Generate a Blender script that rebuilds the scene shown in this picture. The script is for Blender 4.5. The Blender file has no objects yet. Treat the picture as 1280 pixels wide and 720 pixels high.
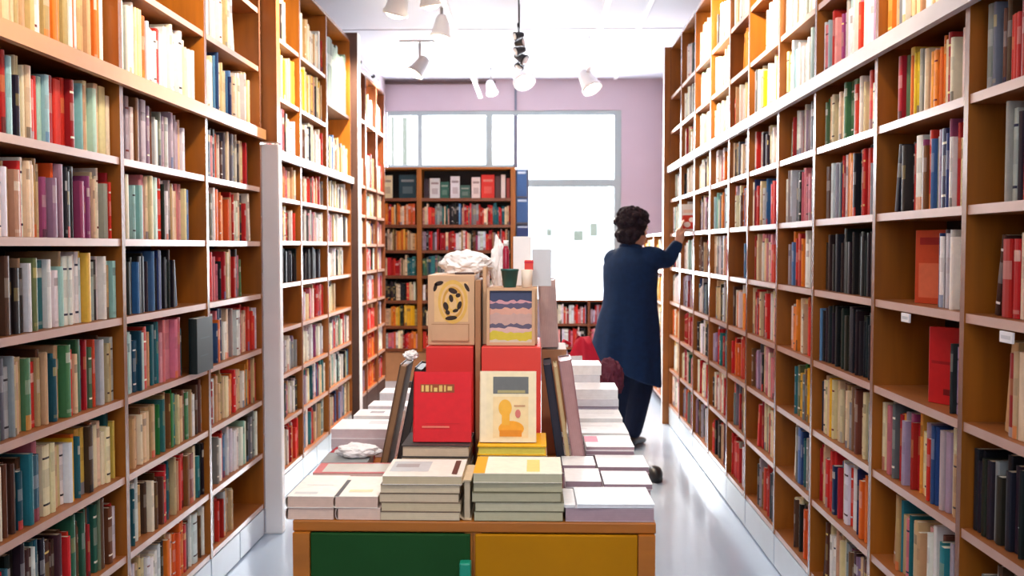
import bpy, bmesh, math, random
from mathutils import Vector, Matrix, noise

R = random.Random(7)
SC = bpy.context.scene
COL = SC.collection
EYE = 1.36
F = 1200.0
rad = math.radians


def lin(c):
    return tuple(((x / 255) / 12.92 if x / 255 <= 0.04045 else ((x / 255 + 0.055) / 1.055) ** 2.4) for x in c)


# ------------------------------------------------------------------ materials
def new_mat(name):
    m = bpy.data.materials.new(name)
    m.use_nodes = True
    nt = m.node_tree
    return m, nt, nt.nodes['Principled BSDF']


def paint(name, rgb, rough=0.5, var=0.06, scale=8.0, metal=0.0, coat=0.0, spec=0.5, bump=0.0, stretch=(1, 1, 1)):
    """Principled surface with a soft noise variation of its own colour."""
    m, nt, b = new_mat(name)
    c = lin(rgb)
    tc = nt.nodes.new('ShaderNodeTexCoord')
    mp = nt.nodes.new('ShaderNodeMapping')
    mp.inputs['Scale'].default_value = stretch
    nz = nt.nodes.new('ShaderNodeTexNoise')
    nz.inputs['Scale'].default_value = scale
    nz.inputs['Detail'].default_value = 4
    rp = nt.nodes.new('ShaderNodeValToRGB')
    rp.color_ramp.elements[0].position = 0.3
    rp.color_ramp.elements[1].position = 0.7
    rp.color_ramp.elements[0].color = (*[x * (1 - var) for x in c], 1)
    rp.color_ramp.elements[1].color = (*[min(1, x * (1 + var)) for x in c], 1)
    L = nt.links.new
    L(tc.outputs['Object'], mp.inputs['Vector'])
    L(mp.outputs['Vector'], nz.inputs['Vector'])
    L(nz.outputs['Fac'], rp.inputs['Fac'])
    L(rp.outputs['Color'], b.inputs['Base Color'])
    b.inputs['Roughness'].default_value = rough
    b.inputs['Metallic'].default_value = metal
    b.inputs['Coat Weight'].default_value = coat
    b.inputs['Coat Roughness'].default_value = 0.15
    b.inputs['Specular IOR Level'].default_value = spec
    if bump:
        bp = nt.nodes.new('ShaderNodeBump')
        bp.inputs['Strength'].default_value = bump
        bp.inputs['Distance'].default_value = 0.01
        L(nz.outputs['Fac'], bp.inputs['Height'])
        L(bp.outputs['Normal'], b.inputs['Normal'])
    return m


def glow(name, rgb, strength):
    m, nt, b = new_mat(name)
    b.inputs['Base Color'].default_value = (*lin(rgb), 1)
    b.inputs['Emission Color'].default_value = (*lin(rgb), 1)
    b.inputs['Emission Strength'].default_value = strength
    return m


def book_material():
    """Colour comes from each face's own printed colour, with a little grain."""
    m, nt, b = new_mat('printed_book')
    at = nt.nodes.new('ShaderNodeAttribute')
    at.attribute_name = 'Col'
    tc = nt.nodes.new('ShaderNodeTexCoord')
    nz = nt.nodes.new('ShaderNodeTexNoise')
    nz.inputs['Scale'].default_value = 60
    mr = nt.nodes.new('ShaderNodeMapRange')
    mr.inputs['To Min'].default_value = 0.88
    mr.inputs['To Max'].default_value = 1.1
    mx = nt.nodes.new('ShaderNodeMix')
    mx.data_type = 'RGBA'
    mx.blend_type = 'MULTIPLY'
    mx.inputs[0].default_value = 1.0
    L = nt.links.new
    L(tc.outputs['Object'], nz.inputs['Vector'])
    L(nz.outputs['Fac'], mr.inputs['Value'])
    L(at.outputs['Color'], mx.inputs[6])
    L(mr.outputs['Result'], mx.inputs[7])
    L(mx.outputs[2], b.inputs['Base Color'])
    b.inputs['Roughness'].default_value = 0.48
    b.inputs['Specular IOR Level'].default_value = 0.3
    return m


def glass_material():
    m = bpy.data.materials.new('window_glass')
    m.use_nodes = True
    nt = m.node_tree
    nt.nodes.clear()
    out = nt.nodes.new('ShaderNodeOutputMaterial')
    tr = nt.nodes.new('ShaderNodeBsdfTransparent')
    gl = nt.nodes.new('ShaderNodeBsdfGlossy')
    gl.inputs['Roughness'].default_value = 0.02
    mx = nt.nodes.new('ShaderNodeMixShader')
    mx.inputs[0].default_value = 0.05
    nt.links.new(tr.outputs[0], mx.inputs[1])
    nt.links.new(gl.outputs[0], mx.inputs[2])
    nt.links.new(mx.outputs[0], out.inputs[0])
    return m


M = {
    'wood': paint('orange_varnished_wood', (152, 86, 12), 0.45, 0.18, 5, coat=0.15, stretch=(6, 6, 0.6)),
    'wood_d': paint('brown_varnished_wood', (116, 60, 26), 0.42, 0.18, 5, coat=0.15, stretch=(6, 6, 0.6)),
    'board': paint('shelf_board_wood', (146, 84, 36), 0.45, 0.15, 5, coat=0.1, stretch=(5, 0.8, 5)),
    'edge': paint('shelf_edge_sheen', (196, 162, 150), 0.32, 0.05, 12, coat=0.3),  # window reflection on the wood edges put into the base colour
    'upedge': paint('upright_edge', (128, 88, 72), 0.26, 0.08, 9, coat=0.4),
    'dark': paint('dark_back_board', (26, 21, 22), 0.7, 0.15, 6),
    'brownpost': paint('dark_brown_post', (74, 50, 44), 0.5, 0.12, 6),
    'white': paint('white_paint', (236, 234, 236), 0.45, 0.03, 6),
    'plinth': paint('pale_blue_plinth', (205, 219, 232), 0.35, 0.05, 4, coat=0.2),
    'groove': paint('plinth_gap', (96, 100, 116), 0.6, 0.05, 6),
    'ledge_tan': paint('tan_ledge', (206, 150, 104), 0.4, 0.08, 6, coat=0.2),
    'ledge': paint('grey_ledge', (206, 200, 204), 0.35, 0.06, 6, coat=0.2),
    'floor': paint('pale_polished_floor', (176, 194, 216), 0.2, 0.05, 1.2, coat=0.3),
    'mat': paint('dark_floor_strip', (58, 50, 48), 0.9, 0.12, 40, bump=0.2, spec=0.05),
    'ceil': paint('ceiling_white', (196, 198, 208), 0.75, 0.02, 2),
    'seam': paint('ceiling_seam', (184, 184, 196), 0.7, 0.02, 2),
    'wall': paint('lavender_wall', (176, 160, 168), 0.7, 0.03, 2),
    'frame': paint('window_frame_grey', (146, 160, 160), 0.45, 0.04, 5),
    'frame_d': paint('window_mullion_dark', (100, 102, 116), 0.5, 0.04, 5),
    'green': paint('green_door_paint', (26, 70, 30), 0.6, 0.1, 5, spec=0.15),
    'yellow': paint('yellow_door_paint', (176, 118, 2), 0.6, 0.08, 5, spec=0.15),
    'teal': paint('teal_handle', (20, 140, 112), 0.35, 0.06, 8),
    'tablewood': paint('table_oak', (168, 98, 20), 0.55, 0.15, 5, coat=0.1, stretch=(0.8, 5, 5)),
    'red': paint('red_card', (214, 40, 34), 0.5, 0.04, 9),
    'red2': paint('red_card_light', (222, 64, 52), 0.5, 0.04, 9),
    'tan': paint('tan_cardboard', (204, 162, 124), 0.6, 0.06, 14),
    'tan_d': paint('brown_cardboard', (168, 118, 80), 0.6, 0.06, 14),
    'black': paint('black_metal', (22, 22, 24), 0.4, 0.1, 9),
    'steel': paint('lamp_grey_metal', (170, 166, 164), 0.35, 0.05, 9, metal=0.5),
    'lampwhite': paint('lamp_white', (238, 236, 236), 0.4, 0.02, 9),
    'bulb': glow('lamp_glow', (255, 236, 206), 14.0),
    'coat': paint('navy_coat_cloth', (12, 36, 70), 0.85, 0.15, 30, bump=0.1, spec=0.2),
    'trouser': paint('dark_trouser_cloth', (14, 24, 48), 0.85, 0.15, 30, spec=0.2),
    'skin': paint('skin', (196, 142, 116), 0.5, 0.05, 20),
    'hair': paint('dark_curly_hair', (30, 18, 28), 0.75, 0.3, 60, bump=0.3, spec=0.2),
    'lips': paint('lips', (150, 80, 76), 0.5, 0.05, 20),
    'eyewhite': paint('eye_white', (236, 232, 226), 0.2, 0.02, 20),
    'iris': paint('iris_brown', (50, 34, 26), 0.2, 0.1, 20),
    'bag': paint('crimson_cloth', (206, 22, 58), 0.7, 0.12, 18, bump=0.2),
    'bag_d': paint('maroon_cloth', (92, 28, 52), 0.75, 0.12, 18, bump=0.2),
    'pot': paint('dark_green_pot', (20, 78, 74), 0.4, 0.06, 10),
    'soil': paint('potting_soil', (52, 38, 30), 0.9, 0.2, 60),
    'paper': paint('white_paper', (238, 234, 232), 0.65, 0.03, 20),
    'greycard': paint('pale_grey_card', (200, 202, 206), 0.6, 0.03, 10),
    'cream': paint('cream_plastic', (222, 204, 186), 0.5, 0.04, 10),
    'facade': paint('pale_facade', (224, 230, 234), 0.8, 0.04, 1),
    'facade_w': paint('facade_window', (90, 94, 82), 0.6, 0.1, 2),
    'street': paint('pale_street', (200, 204, 206), 0.9, 0.06, 1),
    'glass': glass_material(),
    'book': book_material(),
}


# ------------------------------------------------------------------ mesh builder
class MB:
    def __init__(s):
        s.v, s.f, s.m, s.c = [], [], [], []
        s.mats = []
        s.smooth = []

    def mi(s, m):
        if m not in s.mats:
            s.mats.append(m)
        return s.mats.index(m)

    def face(s, pts, m, col=None, smooth=False):
        b = len(s.v)
        s.v.extend(tuple(p) for p in pts)
        s.f.append(tuple(range(b, b + len(pts))))
        s.m.append(s.mi(m))
        s.c.append(col)
        s.smooth.append(smooth)

    def faces(s, verts, faces, m, col=None, smooth=False):
        b = len(s.v)
        s.v.extend(tuple(p) for p in verts)
        for f in faces:
            s.f.append(tuple(b + i for i in f))
            s.m.append(s.mi(m))
            s.c.append(col)
            s.smooth.append(smooth)

    def box(s, a, b, m, col=None, fm=None, bev=0.0):
        """Axis box a..b; fm maps a side ('-x','+x',...) to another material; bev chamfers the edges."""
        x0, y0, z0 = a
        x1, y1, z1 = b
        if bev > 0 and not fm:
            bm = bmesh.new()
            bmesh.ops.create_cube(bm, size=1)
            for v in bm.verts:
                v.co = Vector(((x0 + x1) / 2 + v.co.x * (x1 - x0), (y0 + y1) / 2 + v.co.y * (y1 - y0), (z0 + z1) / 2 + v.co.z * (z1 - z0)))
            bmesh.ops.bevel(bm, geom=bm.edges[:], offset=bev, segments=2, affect='EDGES', profile=0.6)
            bm.verts.index_update()
            s.faces([v.co[:] for v in bm.verts], [[v.index for v in f.verts] for f in bm.faces], m, col)
            bm.free()
            return
        P = [(x0, y0, z0), (x1, y0, z0), (x1, y1, z0), (x0, y1, z0), (x0, y0, z1), (x1, y0, z1), (x1, y1, z1), (x0, y1, z1)]
        base = len(s.v)
        s.v.extend(P)
        for k, q in (('-z', (0, 3, 2, 1)), ('+z', (4, 5, 6, 7)), ('-y', (0, 1, 5, 4)), ('+x', (1, 2, 6, 5)), ('+y', (2, 3, 7, 6)), ('-x', (3, 0, 4, 7))):
            s.f.append(tuple(base + i for i in q))
            s.m.append(s.mi((fm or {}).get(k, m)))
            s.c.append(col)
            s.smooth.append(False)

    def tube(s, pts, r, m, n=10, col=None, caps=True):
        pts = [Vector(p) for p in pts]
        rs = r if isinstance(r, (list, tuple)) else [r] * len(pts)
        rings = []
        up = Vector((0, 0, 1))
        for i, p in enumerate(pts):
            d = (pts[min(i + 1, len(pts) - 1)] - pts[max(i - 1, 0)])
            d = d.normalized() if d.length > 1e-9 else Vector((0, 0, 1))
            ref = up if abs(d.z) < 0.95 else Vector((1, 0, 0))
            a = d.cross(ref).normalized()
            b = d.cross(a).normalized()
            rings.append([p + (a * math.cos(t) + b * math.sin(t)) * rs[i] for t in (2 * math.pi * k / n for k in range(n))])
        verts = [q for ring in rings for q in ring]
        fs = []
        for i in range(len(rings) - 1):
            for k in range(n):
                fs.append((i * n + k, i * n + (k + 1) % n, (i + 1) * n + (k + 1) % n, (i + 1) * n + k))
        if caps:
            fs.append(tuple(reversed(range(n))))
            fs.append(tuple((len(rings) - 1) * n + k for k in range(n)))
        s.faces(verts, fs, m, col, True)

    def loft(s, rings, m, col=None, cap=True):
        n = len(rings[0])
        verts = [q for ring in rings for q in ring]
        fs = []
        for i in range(len(rings) - 1):
            for k in range(n):
                fs.append((i * n + k, i * n + (k + 1) % n, (i + 1) * n + (k + 1) % n, (i + 1) * n + k))
        if cap:
            fs.append(tuple(reversed(range(n))))
            fs.append(tuple((len(rings) - 1) * n + k for k in range(n)))
        s.faces(verts, fs, m, col, True)

    def lathe(s, prof, m, c=(0, 0, 0), n=20, axis=None):
        """prof: (radius, height) pairs turned about z, or about AXIS, from point c."""
        rot = Vector((0, 0, 1)).rotation_difference(Vector(axis).normalized()) if axis is not None else None
        rings = []
        for r, h in prof:
            ring = []
            for k in range(n):
                t = 2 * math.pi * k / n
                p = Vector((r * math.cos(t), r * math.sin(t), h))
                if rot:
                    p = rot @ p
                ring.append(p + Vector(c))
            rings.append(ring)
        s.loft(rings, m)

    def ball(s, c, r, m, seg=14, rings=9):
        rx, ry, rz = r if isinstance(r, (tuple, list)) else (r, r, r)
        rr = []
        for i in range(1, rings):
            a = math.pi * i / rings
            rr.append([Vector((c[0] + rx * math.sin(a) * math.cos(2 * math.pi * k / seg), c[1] + ry * math.sin(a) * math.sin(2 * math.pi * k / seg), c[2] - rz * math.cos(a))) for k in range(seg)])
        s.loft(rr, m)

    def build(s, name, parent=None, loc=None, rot=None, smooth_all=False):
        me = bpy.data.meshes.new(name)
        me.from_pydata(s.v, [], s.f)
        for m in s.mats:
            me.materials.append(m)
        me.polygons.foreach_set('material_index', s.m)
        me.polygons.foreach_set('use_smooth', [bool(x) or smooth_all for x in s.smooth])
        if any(c is not None for c in s.c):
            at = me.color_attributes.new('Col', 'FLOAT_COLOR', 'CORNER')
            buf = []
            for f, c in zip(s.f, s.c):
                c = c or (0.5, 0.5, 0.5)
                buf.extend([c[0], c[1], c[2], 1.0] * len(f))
            at.data.foreach_set('color', buf)
        me.update()
        o = bpy.data.objects.new(name, me)
        COL.objects.link(o)
        if parent is not None:
            o.parent = parent
        if loc is not None:
            o.location = loc
        if rot is not None:
            o.rotation_euler = rot
        return o


def tag(o, label=None, cat=None, group=None, kind=None):
    if label:
        o['label'] = label
    if cat:
        o['category'] = cat
    if group:
        o['group'] = group
    if kind:
        o['kind'] = kind
    return o


def empty(name, loc=(0, 0, 0), rz=0.0):
    o = bpy.data.objects.new(name, None)
    COL.objects.link(o)
    o.location = loc
    o.rotation_euler = (0, 0, rz)
    o.empty_display_size = 0.1
    return o


def boxobj(name, a, b, m, parent=None, bev=0.0, fm=None):
    k = MB()
    k.box(a, b, m, bev=bev, fm=fm)
    return k.build(name, parent)


def struct(o):
    o['kind'] = 'structure'
    return o


def shell(name, mb, label=None):
    o = struct(mb.build(name))
    return o


# ------------------------------------------------------------------ the room
YB = 10.25           # inner face of the window wall
Y0 = -2.2            # inner face of the unseen wall behind the camera
XL, XR = -1.62, 1.36
ZC = 3.13

struct(boxobj('floor', (XL - 0.1, Y0, -0.1), (XR + 0.1, YB + 0.2, 0.0), M['floor']))
k = MB()
k.box((XL - 0.1, Y0, ZC), (XR + 0.1, YB + 0.2, ZC + 0.12), M['ceil'])
for y in (1.9, 3.9, 5.9, 7.9, 9.6):
    k.box((XL, y, ZC - 0.004), (XR, y + 0.018, ZC + 0.01), M['seam'])
k.box((0.80, 3.0, ZC - 0.012), (0.835, YB, ZC + 0.01), M['white'])
k.box((0.80 + 0.035, 3.0, ZC - 0.004), (0.85, YB, ZC + 0.01), M['seam'])
shell('ceiling', k)
struct(boxobj('wall_left', (XL - 0.1, Y0, 0), (XL, YB + 0.2, ZC), M['wall']))
struct(boxobj('wall_right', (XR, Y0, 0), (XR + 0.1, YB + 0.2, ZC), M['wall']))

# window wall: one mesh with openings
WX = [-1.60, 0.835]
ZS, ZT = 0.75, 2.80
k = MB()
k.box((XL, YB, 0), (XR, YB + 0.2, ZS), M['wall'])
k.box((XL, YB, ZT), (XR, YB + 0.2, ZC), M['wall'])
k.box((WX[1] + 0.05, YB, ZS), (XR, YB + 0.2, ZT), M['wall'])
shell('wall_back', k)
struct(boxobj('trim_1', (XL, YB - 0.035, ZC - 0.05), (-0.45, YB - 0.002, ZC - 0.022), M['brownpost']))
struct(boxobj('trim_2', (-0.247, YB - 0.02, ZT), (-0.222, YB - 0.001, ZC), M['frame_d']))
# unseen wall behind the camera, its opening shaped to let in high light
k = MB()
k.box((XL, Y0 - 0.15, 0), (XR, Y0, 1.75), M['wall'])
k.box((XL, Y0 - 0.15, 2.75), (XR, Y0, ZC), M['wall'])
k.box((XL, Y0 - 0.15, 1.75), (XL + 0.12, Y0, 2.75), M['wall'])
k.box((XR - 0.12, Y0 - 0.15, 1.75), (XR, Y0, 2.75), M['wall'])
shell('wall_front', k)


def window(n, x0, x1, transoms, lmat, rmat, lw, rw):
    root = struct(empty('window_%d' % n, ((x0 + x1) / 2, YB + 0.05, ZS)))
    ox, oy, oz = (x0 + x1) / 2, YB + 0.05, ZS
    f = MB()
    fr = M['frame']
    d0, d1 = -0.04, 0.06
    f.box((x0 - ox, d0, 0), (x1 - ox, d1, 0.05), fr)
    f.box((x0 - ox, d0, ZT - oz - 0.05), (x1 - ox, d1, ZT - oz), fr)
    f.box((x0 - ox, d0, 0.05), (x0 - ox + lw, d1, ZT - oz - 0.05), lmat)
    f.box((x1 - ox - rw, d0, 0.05), (x1 - ox, d1, ZT - oz - 0.05), rmat)
    for z in transoms:
        f.box((x0 - ox + lw, d0, z - oz - 0.04), (x1 - ox - rw, d1, z - oz + 0.04), fr)
    f.build('window_frame', root)
    zs = [0.05] + [t - oz for t in transoms] + [ZT - oz - 0.05]
    for i in range(len(zs) - 1):
        a = zs[i] + (0.04 if i else 0)
        b = zs[i + 1] - (0.04 if i < len(zs) - 2 else 0)
        boxobj('pane', (x0 - ox + lw, 0.005, a), (x1 - ox - rw, 0.012, b), M['glass'], root)


window(1, -1.60, -1.255, [2.19], M['frame'], M['frame'], 0.02, 0.025)
window(2, -1.255, -0.50, [2.19], M['frame'], M['frame'], 0.025, 0.05)
window(3, -0.50, -0.235, [2.19], M['frame'], M['frame_d'], 0.02, 0.022)
window(4, -0.235, 0.885, [2.03], M['frame_d'], M['frame'], 0.022, 0.075)

# outside: pale street and facades beyond the glass
struct(boxobj('street', (-14, YB + 0.3, -0.25), (14, 34, -0.1), M['street']))
fac = empty('outside_building', (0, 26, -0.1))
tag(fac, 'pale building seen through the glass across the street', 'building')
fb = MB()
fb.box((-9, 0, 0), (2.2, 4, 9.5), M['facade'])
fb.box((2.2, 1.2, 0), (10, 4, 7.5), M['facade'])
fb.build('facade', fac)
for x, z, ww, hh in ((-4.1, 3.5, 0.22, 1.5), (-3.65, 3.5, 0.12, 1.5), (-7.5, 3.4, 1.0, 1.6), (0.98, 1.62, 0.24, 0.26), (1.42, 1.74, 0.18, 0.34), (0.25, 1.75, 0.12, 0.2)):
    w = MB()
    w.box((x, -0.03, z), (x + ww, 0.02, z + hh), M['facade_w'])
    w.build('facade_window', fac)

# dark strip on the floor of the far aisle
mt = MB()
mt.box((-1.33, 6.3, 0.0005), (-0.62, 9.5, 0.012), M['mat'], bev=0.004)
mt = mt.build('floor_strip')
tag(mt, 'long dark grey strip on the floor in the aisle between table and wall bookcase', 'mat')

# ------------------------------------------------------------------ shelved books
PAL = {
    'W': ('white', [(238, 234, 230), (228, 226, 226), (240, 236, 224), (216, 218, 224), (232, 226, 214)]),
    'C': ('cream', [(230, 210, 172), (222, 200, 160), (236, 220, 188), (214, 190, 150)]),
    'A': ('tan', [(196, 162, 118), (180, 146, 104), (204, 170, 130)]),
    'R': ('red', [(192, 36, 32), (172, 28, 34), (208, 60, 44), (152, 28, 34), (214, 44, 44)]),
    'O': ('orange', [(226, 122, 38), (232, 150, 60), (214, 96, 40)]),
    'Y': ('yellow', [(238, 192, 40), (230, 176, 30), (224, 190, 80)]),
    'G': ('green', [(42, 98, 70), (74, 116, 84), (28, 120, 62), (104, 124, 84)]),
    'T': ('teal', [(26, 96, 108), (48, 122, 128), (22, 76, 92)]),
    'Q': ('pale aqua', [(168, 206, 200), (150, 194, 194), (190, 216, 212)]),
    'B': ('blue', [(38, 62, 116), (60, 104, 156), (30, 44, 86), (84, 128, 176)]),
    'K': ('black', [(28, 28, 32), (40, 38, 40), (20, 26, 34)]),
    'P': ('pink', [(214, 134, 144), (222, 160, 158), (206, 112, 124)]),
    'V': ('mauve', [(150, 122, 146), (182, 166, 186), (146, 66, 108), (168, 152, 172)]),
    'N': ('brown', [(100, 62, 42), (78, 48, 38), (122, 76, 48)]),
    'S': ('grey', [(152, 152, 152), (120, 124, 126), (178, 178, 180), (98, 96, 98)]),
}
PAGE = [(232, 222, 200), (240, 234, 218), (222, 208, 184)]


def book_faces(mb, T, t, h, d, cov, page, bands, hard, rs):
    """One book standing on its tail: spine towards -y, thickness along x. T maps local points."""
    m = M['book']
    ov = 0.003 if hard else 0.0008
    bt = min(0.0025 if hard else 0.0008, t * 0.12)
    pro = [(-t / 2, d), (-t / 2, 0.004), (-t * 0.36, 0.0012), (0, 0.0), (t * 0.36, 0.0012), (t / 2, 0.004), (t / 2, d)]
    inn = [(-t / 2 + bt, d), (-t / 2 + bt, 0.005), (0, 0.004), (0, 0.004), (0, 0.004), (t / 2 - bt, 0.005), (t / 2 - bt, d)]
    cut = [0.0] + sorted(set(z for b in bands for z in b[:2])) + [h]
    cut = sorted(set(round(z, 5) for z in cut))

    def colour(z):
        for a, b, c in bands:
            if a <= z <= b:
                return c
        return cov
    F_ = lambda pts, c: mb.face([T(p) for p in pts], m, c)
    for i in range(6):
        p, q = pro[i], pro[i + 1]
        if i in (0, 5):
            F_([(p[0], p[1], 0), (p[0], p[1], h), (q[0], q[1], h), (q[0], q[1], 0)][::-1], cov)
        else:
            for a, b in zip(cut[:-1], cut[1:]):
                F_([(p[0], p[1], a), (q[0], q[1], a), (q[0], q[1], b), (p[0], p[1], b)], colour((a + b) / 2))
    for z, up in ((h, True), (0, False)):
        for i in (0, 1, 4, 5):
            q = [pro[i], pro[i + 1], inn[i + 1], inn[i]]
            pts = [(x, y, z) for x, y in q]
            F_(pts if up else pts[::-1], cov)
        q = [(x, y, z) for x, y in (pro[2], pro[3], pro[4], (0, 0.004))]
        F_(q if up else q[::-1], cov)
    for sgn, i in ((-1, 0), (1, 6)):
        F_([(pro[i][0], d, 0), (pro[i][0], d, h), (inn[i][0], d, h), (inn[i][0], d, 0)], cov)
        F_([(inn[i][0], 0.005, 0), (inn[i][0], 0.005, h), (inn[i][0], d, h), (inn[i][0], d, 0)], cov)
    x0, x1, y0, y1, z0, z1 = -t / 2 + bt, t / 2 - bt, 0.004, d - ov, ov, h - ov
    pc = page
    F_([(x0, y0, z1), (x1, y0, z1), (x1, y1, z1), (x0, y1, z1)], pc)
    F_([(x0, y0, z0), (x0, y1, z0), (x1, y1, z0), (x1, y0, z0)], pc)
    F_([(x0, y1, z0), (x0, y1, z1), (x1, y1, z1), (x1, y1, z0)], pc)


def make_bands(rs, h, cov, letter):
    out = []
    k = 0.9 if letter == '!' else rs.random()
    lum = sum(cov) / 3
    dark = lin(rs.choice([(40, 36, 40), (60, 30, 34), (30, 40, 70), (110, 30, 34)]))
    light = lin(rs.choice([(236, 230, 214), (222, 196, 120), (230, 226, 226)]))
    ink = light if lum < 0.32 else dark
    mid = tuple(c * 0.8 + i * 0.2 for c, i in zip(cov, ink))
    if k < 0.30:      # title strip
        a = h * rs.uniform(0.45, 0.6)
        out.append((a, a + h * rs.uniform(0.18, 0.3), mid))
    elif k < 0.45:    # panel near the head
        a = h * rs.uniform(0.66, 0.76)
        out.append((a, a + h * 0.14, tuple(c * 0.5 + i * 0.5 for c, i in zip(cov, ink))))
        out.append((h * 0.06, h * 0.11, mid))
    elif k < 0.58:    # band at the foot
        out.append((0.0, h * rs.uniform(0.1, 0.22), tuple(c * 0.3 + i * 0.7 for c, i in zip(cov, lin(rs.choice(PAL[rs.choice('RBKOS')][1]))))))
        out.append((h * 0.5, h * 0.7, mid))
    elif k < 0.72:
        out.append((h * 0.8, h * 0.83, ink))
        out.append((h * 0.14, h * 0.17, ink))
        out.append((h * 0.4, h * 0.66, mid))
    return out


ORD = ['', 'first', 'second', 'third', 'fourth', 'fifth', 'sixth', 'seventh', 'eighth', 'ninth', 'tenth', 'eleventh', 'twelfth', 'thirteenth', 'fourteenth', 'fifteenth', 'sixteenth', 'seventeenth', 'eighteenth', 'nineteenth',
       'twentieth', 'twenty-first', 'twenty-second', 'twenty-third', 'twenty-fourth', 'twenty-fifth', 'twenty-sixth', 'twenty-seventh', 'twenty-eighth', 'twenty-ninth', 'thirtieth', 'thirty-first', 'thirty-second', 'thirty-third', 'thirty-fourth', 'thirty-fifth',
       'thirty-sixth', 'thirty-seventh', 'thirty-eighth', 'thirty-ninth', 'fortieth']

BOOKS = []          # every shelved book: dict


class Case:
    """Places local (along, into, up) points of a bookcase; side is 'L', 'R' or 'B' (back)."""
    def __init__(s, side, front, name):
        s.side, s.front, s.name = side, front, name

    def P(s, a, d, z):
        if s.side == 'R':
            return Vector((s.front + d, a, z))
        if s.side == 'L':
            return Vector((-s.front - d, a, z))
        return Vector((a, s.front + d, z))

    def yaw(s):
        # local book: thickness x, depth y(+ = into the case)
        return {'R': -math.pi / 2, 'L': math.pi / 2, 'B': 0.0}[s.side]

    def box(s, mb, a0, a1, d0, d1, z0, z1, m, fm=None):
        p, q = s.P(a0, d0, z0), s.P(a1, d1, z1)
        lo = [min(p[i], q[i]) for i in range(3)]
        hi = [max(p[i], q[i]) for i in range(3)]
        f2 = None
        if fm:
            key = {'R': '-x', 'L': '+x', 'B': '-y'}[s.side]
            f2 = {key: fm}
        mb.box(lo, hi, m, fm=f2)


def project(p):
    y = max(p.y, 0.2)
    return 672 + F * p.x / y, 308 + F * (EYE - p.z) / y


def screen_area(case, a0, a1, d, z0, z1):
    pts = [project(case.P(a, d, z)) for a in (a0, a1) for z in (z0, z1)]
    xs = [min(max(p[0], 0), 1280) for p in pts]
    ys = [min(max(p[1], 0), 720) for p in pts]
    w = max(xs) - min(xs)
    # mean height of the two verticals
    hh = (abs(ys[0] - ys[1]) + abs(ys[2] - ys[3])) / 2
    return w * hh


def fill(case, a0, a1, z, hmax, spec, where, seed, dep=(0.016, 0.042), depth=0.15, hr=(0.72, 0.95), tr=(0.009, 0.027), skip=None):
    """spec 'WWCR|0.2': colours that come up and the bare share at the far end."""
    rs = random.Random(seed)
    pure = spec.startswith('!')
    letters, _, gap = spec.lstrip('!').partition('|')
    gap = float(gap or 0.0)
    if not letters:
        return
    lo, hi = a0 + 0.004, a1 - 0.004 - gap * (a1 - a0)
    a = lo
    row = []
    letter = rs.choice(letters)
    runh = None
    left = 0
    while True:
        if left <= 0:
            letter = rs.choice(letters)
            left = rs.choice([1, 1, 1, 1, 2, 2, 3])
            if rs.random() < 0.16 and not pure:
                letter = rs.choice('WWCCAKNSR')
            base_h = rs.uniform(*hr)
            base_t = rs.uniform(*tr)
            same = rs.random() < 0.35
            cidx = rs.randrange(9)
        left -= 1
        t = base_t if same else rs.uniform(*tr)
        if rs.random() < 0.08:
            t = min(tr[1] * 1.5, t * 1.7)
        if a + t > hi:
            break
        if skip and a < skip[1] and a + t > skip[0]:
            a = skip[1]
            left = 0
            continue
        h = hmax * min(0.96, (base_h if same else base_h + rs.uniform(-0.07, 0.07)))
        d = min(depth, h * rs.uniform(0.66, 0.8))
        cname, cols = PAL[letter]
        rgb = cols[cidx % len(cols)] if same else rs.choice(cols)
        rgb = tuple(max(0, min(255, c + rs.randint(-9, 9))) for c in rgb)
        row.append(dict(case=case, a=a + t / 2, t=t - 0.0012, h=h, d=d, off=rs.uniform(*dep), z=z + 0.0012, cov=lin(rgb), cname=cname, tilt=0.0,
                        letter='!' if pure else letter, seed=rs.random(), hard=rs.random() < 0.4, rot=0.0, where=where))
        a += t
        if rs.random() < 0.035:
            a += rs.uniform(0.006, 0.02)
            left = 0
    # a last book may lean into the bare space
    if gap > 0.08 and row:
        b = row[-1]
        ang = rs.uniform(0.05, 0.16)
        if b['a'] + b['t'] / 2 + math.sin(ang) * b['h'] + 0.004 < a1 and rs.random() < 0.6:
            # leans back on its neighbour: its foot stands away from it by the lean
            prev_h = row[-2]['h'] if len(row) > 1 else 0.1
            b['a'] += math.sin(ang) * min(b['h'], prev_h) + 0.003
            b['tilt'] = ang
    n = len(row)
    for i, b in enumerate(row):
        b['nth'] = n - i
        b['area'] = screen_area(case, b['a'] - b['t'] / 2, b['a'] + b['t'] / 2, b['off'], b['z'], b['z'] + b['h'])
        BOOKS.append(b)


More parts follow.
